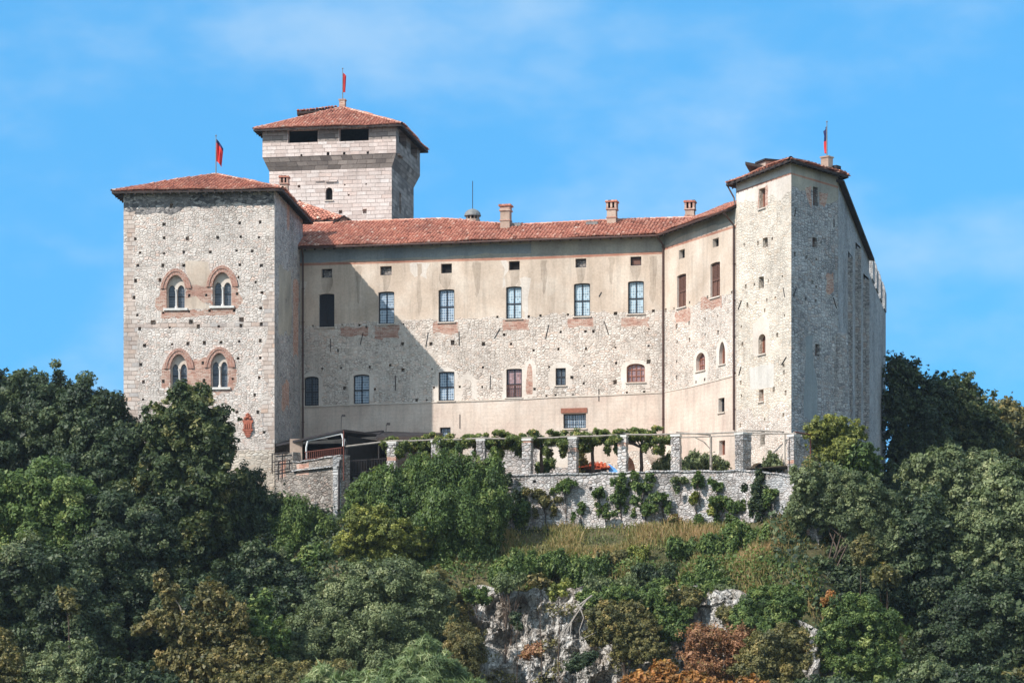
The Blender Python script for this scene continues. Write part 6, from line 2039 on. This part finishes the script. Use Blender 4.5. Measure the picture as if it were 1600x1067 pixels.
tree('lime_tree', 'broad domed lime tree at the outer edge of the wood, paler and lower', TR, 168, [(1590, 775, 56, 46), (1560, 815, 52, 46), (1610, 830, 50, 50), (1530, 850, 44, 44), (1580, 880, 60, 50), (1545, 900, 46, 46), (1600, 930, 50, 40), (1518, 812, 24, 30)], 'oak', 'grey', trunk=.35, group=EV)
tree('plane_tree', 'tall dark plane tree pressed against the end of the side wing, sky showing through', TR, 232, [(1398, 580, 18, 26), (1418, 592, 30, 34), (1400, 640, 24, 46), (1440, 640, 42, 46), (1405, 710, 24, 50), (1450, 700, 46, 50), (1425, 760, 40, 40), (1465, 620, 30, 34)], 'sky', 'dark', trunk=.4, cov=.6, group=EV)
tree('plane_tree', 'dark green plane tree with yellowing top behind the sunlit lime', TR, 236, [(1490, 615, 34, 30), (1515, 645, 40, 36), (1470, 660, 36, 40), (1505, 690, 50, 40), (1545, 690, 40, 40)], 'sky', 'glossy', trunk=.4, group=EV)
tree('plane_tree', 'olive tinged plane tree farthest out along the skyline of the wood', TR, 240, [(1568, 650, 34, 28), (1600, 668, 40, 34), (1560, 690, 40, 36), (1605, 720, 44, 40), (1540, 655, 20, 20)], 'sky', 'olive', trunk=.4, group=EV)
tree('ash_tree', 'dark ash at the bottom edge between dogwood and corner elder', TR, 150, [(1500, 1070, 40, 22), (1540, 1066, 34, 24), (1400, 1076, 40, 16), (1300, 1074, 50, 16), (1560, 1076, 50, 18)], 'oak', 'dark', trunk=.2, group=EV)  # shade along the bottom edge painted by the dark leaf colour
tree('dogwood', 'dark dogwood rising over bare rock under the olive stems', SH, 166, [(1290, 900, 24, 26), (1315, 915, 30, 26), (1275, 960, 36, 30), (1340, 920, 34, 30), (1300, 950, 34, 30)], 'oak', 'dark', trunk=.12)
tree('plane_tree', 'dark low tree behind the foot of the side wing', TR, 216, [(1392, 760, 26, 34), (1380, 790, 30, 30), (1410, 780, 26, 36)], 'oak', 'dark', trunk=.2, group=EV)
# ---- on the terrace wall
ws = [('tuft', 883, 752, 22, 14, 'mid', 'caper bush sprouting under the first coping past the laurel'), ('tuft', 967, 750, 13, 11, 'mid', 'small caper bush at the wall top beside a pergola pillar'), ('tuft', 1003, 752, 21, 14, 'mid', 'dark round caper bush at the wall top before the arched cellar'),
      ('tuft', 968, 778, 17, 20, 'mid', 'caper bush hanging in the middle of the wall'), ('tuft', 945, 794, 18, 12, 'mid', 'caper bush low on the wall under the one hanging in the middle'), ('tuft', 907, 798, 14, 11, 'mid', 'small caper bush near the wall foot in dry grass'), ('tuft', 1008, 786, 20, 18, 'mid', 'large caper bush low on the wall'),
      ('tuft', 1036, 780, 26, 15, 'mid', 'wide caper bush trailing in the middle of the wall'), ('tuft', 1060, 754, 15, 10, 'grey', 'greyish caper tuft below the coping'), ('tuft', 1092, 746, 11, 10, 'mid', 'little caper tuft at the coping between two pillars'), ('tuft', 1117, 764, 14, 13, 'mid', 'caper tuft on a thin stalk on the wall'),
      ('tuft', 1146, 792, 30, 18, 'mid', 'spreading caper bush low on the white stones'), ('tuft', 1120, 789, 12, 8, 'lime', 'yellowish caper tuft beside the spreading bush'), ('tuft', 1188, 762, 24, 22, 'dark', 'dark hanging caper bush near the wall corner'), ('tuft', 1192, 790, 22, 18, 'dark', 'dark caper mass below the hanging bush'), ('tuft', 1206, 772, 16, 14, 'mid', 'green caper sprays at the wall corner'),
      ('tuft', 850, 784, 24, 20, 'olive', 'brownish caper bush at the shaded end of the wall'), ('tuft', 808, 772, 18, 28, 'dark', 'tall dark ivy bush at the wall beside the laurel'), ('tuft', 815, 800, 24, 22, 'mid', 'green bush at the wall foot beside the laurel'), ('tuft', 1060, 814, 14, 10, 'dry', 'dry tuft at the wall foot under the middle'), ('tuft', 1093, 814, 13, 10, 'mid', 'green tuft at the wall foot'), ('tuft', 1086, 776, 10, 7, 'lime', 'tiny yellow tuft between stones in the wall'), ('tuft', 937, 768, 9, 7, 'mid', 'tiny green tuft between stones in the wall')]
for _, px, py, rx, ry, lf, lb in ws:
    p, pl = wall_y(px)
    Y = p.y - .55
    q = random.Random(int(px * 7 + py))
    bb = [(px + q.gauss(0, rx * .42), py + q.gauss(0, ry * .42), rx * q.uniform(.2, .45), ry * q.uniform(.22, .5)) for _ in range(8)]
    bb += [(px + q.uniform(-rx, rx), py + ry * q.uniform(.5, 1.3), rx * .16, ry * .45) for _ in range(3)]
    tree('caper_bush', lb, 'wall plant', Y, bb, 'fine', lf, foot=(p.x, p.y - .3), trunk=.03, limbs=False, cov=.7, depth=.6, group='plants rooted in the terrace wall')
# ---- terrace planting
tree('oleander', 'pale green oleander on the terrace beside the tallest pergola pillar', SH, 181.5, [(1085, 722, 14, 14), (1108, 724, 20, 12), (1070, 730, 10, 10), (1128, 730, 12, 8)], 'upright', 'grey', foot=(13.2, 182), trunk=.04, limbs=False)
tree('oleander', 'bushy oleander on the terrace before the long drain pipe', SH, 183.5, [(1042, 728, 14, 14), (1028, 732, 10, 10), (1048, 716, 7, 8)], 'upright', 'grey', foot=(11, 183.5), trunk=.04, limbs=False)
tree('oleander', 'small oleander beside the round cellar mouth of the corner tower', SH, 176.2, [(1205, 722, 10, 12), (1214, 728, 8, 10), (1198, 732, 8, 8)], 'upright', 'grey', foot=(17.9, 176.4), trunk=.03, limbs=False)
tree('oleander', 'slim leafy oleander between the vine trunks', SH, 186, [(906, 712, 7, 16), (908, 726, 9, 10)], 'upright', 'olive', foot=(4.9, 186), trunk=.03, limbs=False)
tree('oleander', 'low leafy oleander against the white garden wall', SH, 186.5, [(858, 725, 9, 10), (845, 731, 9, 8)], 'upright', 'mid', foot=(2.6, 186.5), trunk=.03, limbs=False)
# grape vines over the pergola, each on its own stem
vines = [(555, 715, [(548, 692, 12, 8), (565, 703, 14, 10), (590, 700, 20, 9), (553, 720, 8, 12), (585, 712, 12, 6), (562, 690, 5, 10)], 'thin vine climbing the iron fence by the pavilion'),
         (648, 720, [(632, 697, 18, 8), (658, 698, 22, 10), (640, 690, 16, 6), (674, 706, 8, 6)], 'vine between the first two pergola pillars, above the laurel'),
         (720, 722, [(705, 696, 20, 9), (728, 695, 20, 11), (742, 690, 14, 7), (715, 706, 10, 5)], 'reddish leaved vine above the middle of the laurel'),
         (775, 720, [(770, 692, 18, 9), (795, 690, 22, 11), (780, 700, 12, 6), (812, 692, 8, 8)], 'vine whose stem rises beside the laurel tip'),
         (845, 735, [(836, 690, 16, 11), (858, 685, 20, 10), (880, 690, 16, 12), (826, 710, 7, 8), (850, 697, 22, 7), (862, 676, 14, 5)], 'vine with a straight trunk before the white garden wall'),
         (925, 737, [(910, 690, 18, 11), (935, 688, 24, 10), (958, 690, 14, 11), (920, 699, 12, 7), (945, 703, 8, 9), (960, 700, 6, 8), (905, 680, 12, 6)], 'dense vine with a forked trunk above the garden shed'),
         (1001, 738, [(985, 686, 16, 8), (1008, 682, 26, 10), (1035, 684, 20, 10), (1000, 692, 30, 7), (985, 698, 8, 6), (1028, 694, 10, 5), (1010, 674, 22, 5), (1064, 684, 10, 3)], 'thick topped vine before the arched cellar mouth')]
for px, py, bb, lb in vines:
    p, pl = wall_y(px)
    Y = p.y + 2.0
    v = thing('grape_vine', lb, 'vine', (((px - CX) / F * Y), Y, TZ), 'vines over the pergola')
    q = random.Random(px)
    more = []
    if px > 600:
        for k in range(19):
            more.append((px - 47 + k * 5.2 + q.uniform(-2, 2), 690 + q.gauss(0, 3.4) - (px - 650) * .014, q.uniform(5, 9), q.uniform(3.0, 7.0)))
        for _ in range(5):
            more.append((px + q.uniform(-46, 46), 679 - (px - 650) * .016 + q.gauss(0, 2), q.uniform(3, 9), q.uniform(1.5, 3)))
        for _ in range(6):
            more.append((px + q.uniform(-42, 42), 701 + q.uniform(-3, 6), q.uniform(2.5, 5), q.uniform(4, 8)))
    bl = [(P(b[0], b[1] + (7 if px < 700 else (3 if px < 800 else 0)), Y - .35 + q.uniform(-1.0, .9)), b[2] / F * Y, .9, b[3] / F * Y) for b in (list(bb) if px < 600 else [(bb[0][0], 688 - (px - 650) * .014, 7, 4)] + more)]
    V, T = leaf_cloud(bl, 'vine', px, .75)
    leaf_mesh('foliage', V, T, [M['leaf_vine']], v)
    m = MB()
    b0_ = Vector(((px - CX) / F * Y, Y, TZ - .2))
    tp_ = Vector((b0_.x + .1, Y - .3, bl[0][0].z))
    rr = .055 if px < 600 else .13
    m.tube([b0_, b0_.lerp(tp_, .3) + Vector((.04, 0, 0)), b0_.lerp(tp_, .65) + Vector((-.05, 0, 0)), tp_], [rr * 1.3, rr, rr * .9, rr * .7], 0, 7)
    for b in bl[:4]:
        m.tube([b0_.lerp(tp_, .75), b0_.lerp(tp_, .9).lerp(b[0], .5), b[0]], [rr * .5, rr * .35, rr * .2], 0, 5)
    m.build('trunk', M['bark'], v)
# dead branches on the cliff
db = thing('dead_branch', 'bare grey fallen branches sprawling down the white cliff', 'branch', P(915, 960, 166))
m = MB()
for pts, r in (([(925, 930), (905, 945), (893, 970), (890, 1000)], .10), ([(918, 935), (900, 960), (885, 985), (878, 1010)], .07), ([(905, 945), (912, 965), (905, 985), (908, 1005)], .06), ([(893, 970), (880, 985), (868, 1000)], .05), ([(890, 1000), (910, 998), (935, 985)], .04)):
    pv_ = [P(x, y, 165.0 - (y - 930) * .015) for x, y in pts]
    r *= .7
    m.tube(pv_, [r, r * .85, r * .6, r * .3][:len(pv_)], 0, 6)
m.build('branch', M['wood_grey'], db)
# ---- ground cover: uncountable leaves, dry grass
rg = np.random.default_rng(77)
def scatter(n, x0, x1, t0, t1, Ln, Wd, hmax, leaf, name, up=0.0, dens=None):
    x = rg.uniform(x0, x1, n); t = rg.uniform(t0, t1, n)
    y = np.interp(x, _wx, _wy) - t
    d = np.array([noise.noise(Vector((a * .35, b * .35, 1.7))) for a, b in zip(x, y)])
    keep = rg.random(n) < np.clip(.55 + d * 1.3, .12, 1)
    x, y, d = x[keep], y[keep], d[keep]
    n = len(x)
    z = ground(x, y) + .1
    hh = hmax * rg.uniform(.3, 1, n) * np.clip(.7 + d, .3, 1.3)
    p = np.stack([x, y, z], 1)
    if up:
        lean = rg.normal(0, .32, (n, 2))
        a = np.stack([lean[:, 0], lean[:, 1], np.ones(n)], 1) * hh[:, None]
        ang = rg.uniform(0, 6.28, n)
        b = np.stack([np.cos(ang), np.sin(ang), np.zeros(n)], 1) * (Wd * rg.uniform(.6, 1.4, n))[:, None]
        V = np.stack([p - b * .6, p + b * .6, p + a + b * .1, p + a * 1.02 - b * .1], 1)
    else:
        p[:, 2] += hh * rg.random(n)
        nr = rg.normal(0, .6, (n, 3)) + np.array((0, -.3, .6)); nr /= np.linalg.norm(nr, axis=1, keepdims=True)
        a = rg.normal(size=(n, 3)); a -= nr * (a * nr).sum(1, keepdims=True); a /= np.linalg.norm(a, axis=1, keepdims=True)
        b = np.cross(nr, a)
        s = rg.uniform(.6, 1.4, n)[:, None]
        V = np.stack([p - a * Ln / 2 * s, p + b * Wd / 2 * s, p + a * Ln / 2 * s, p - b * Wd / 2 * s], 1)
    tt = np.clip(.45 + d * .55 + rg.normal(0, .16, n), 0, 1)
    o = leaf_mesh(name, V.reshape(-1, 3), np.repeat(tt, 4), [M['leaf_' + leaf]], None)
    o['kind'] = 'stuff'
scatter(42000, -4, 21, .2, 9.3, .5, .07, .75, 'dry', 'grass', up=1)
scatter(45000, -45, -8, -1, 22, .36, .22, 1.5, 'dark', 'undergrowth')
scatter(32000, 17, 48, -4, 12, .36, .22, 1.4, 'dark', 'undergrowth')
scatter(13000, -9, 22, 6.3, 9.0, .26, .14, .9, 'mid', 'undergrowth')
scatter(5000, -8, 21, 7.0, 8.4, .24, .13, .9, 'mid', 'undergrowth')
scatter(20000, -4, 20, 2.5, 9, .22, .10, .55, 'olive', 'undergrowth')
# plants rooted in the cracks of the cliff
ci = rg.integers(8, RX.shape[0] - 2, 40000); cj = rg.integers(2, RX.shape[1] - 2, 40000)
cd = np.array([noise.noise(Vector((CLX[j] * .55, i * .07, 31.0))) for i, j in zip(ci, cj)])
ck = cd > .34
ci, cj, cd = ci[ck], cj[ck], cd[ck]
n = len(ci)
p = np.stack([RX[ci, cj], RY[ci, cj], RZ[ci, cj]], 1) + rg.normal(0, .16, (n, 3)) + np.array((0, -.15, .1))
nr = rg.normal(0, .7, (n, 3)) + np.array((0, -.5, .5)); nr /= np.linalg.norm(nr, axis=1, keepdims=True)
a = rg.normal(size=(n, 3)); a -= nr * (a * nr).sum(1, keepdims=True); a /= np.linalg.norm(a, axis=1, keepdims=True)
b = np.cross(nr, a)
s_ = rg.uniform(.5, 1.4, n)[:, None] * .5
V = np.stack([p - a * .22 * s_, p + b * .12 * s_, p + a * .22 * s_, p - b * .12 * s_], 1)
o = leaf_mesh('undergrowth', V.reshape(-1, 3), np.repeat(np.clip(.5 + rg.normal(0, .2, n), 0, 1), 4), [M['leaf_olive']], None)
o['kind'] = 'stuff'
print('leaves', NLEAF[0])

# ------------------------------------------------------------------ air: one even, very thin haze over the whole place
hz_ = MB()
lo = [Vector((x, y, -2.9)) for x, y in ((-2520, -220), (2520, -220), (2520, 5020), (-2520, 5020))]
hz_.hexa(lo + [p + Vector((0, 0, 56)) for p in lo])
hm = bpy.data.materials.new('haze')
hm.use_nodes = True
ht = NT(hm.node_tree)
pvn = ht.add('ShaderNodeVolumePrincipled', {'Color': (0.80, 0.90, 1.0, 1), 'Density': 0.00010, 'Anisotropy': 0.25})
o_ = ht.add('ShaderNodeOutputMaterial')
ht.t.links.new(pvn.outputs[0], o_.inputs['Volume'])
hz_ = hz_.build('haze', hm)
hz_['kind'] = 'stuff'
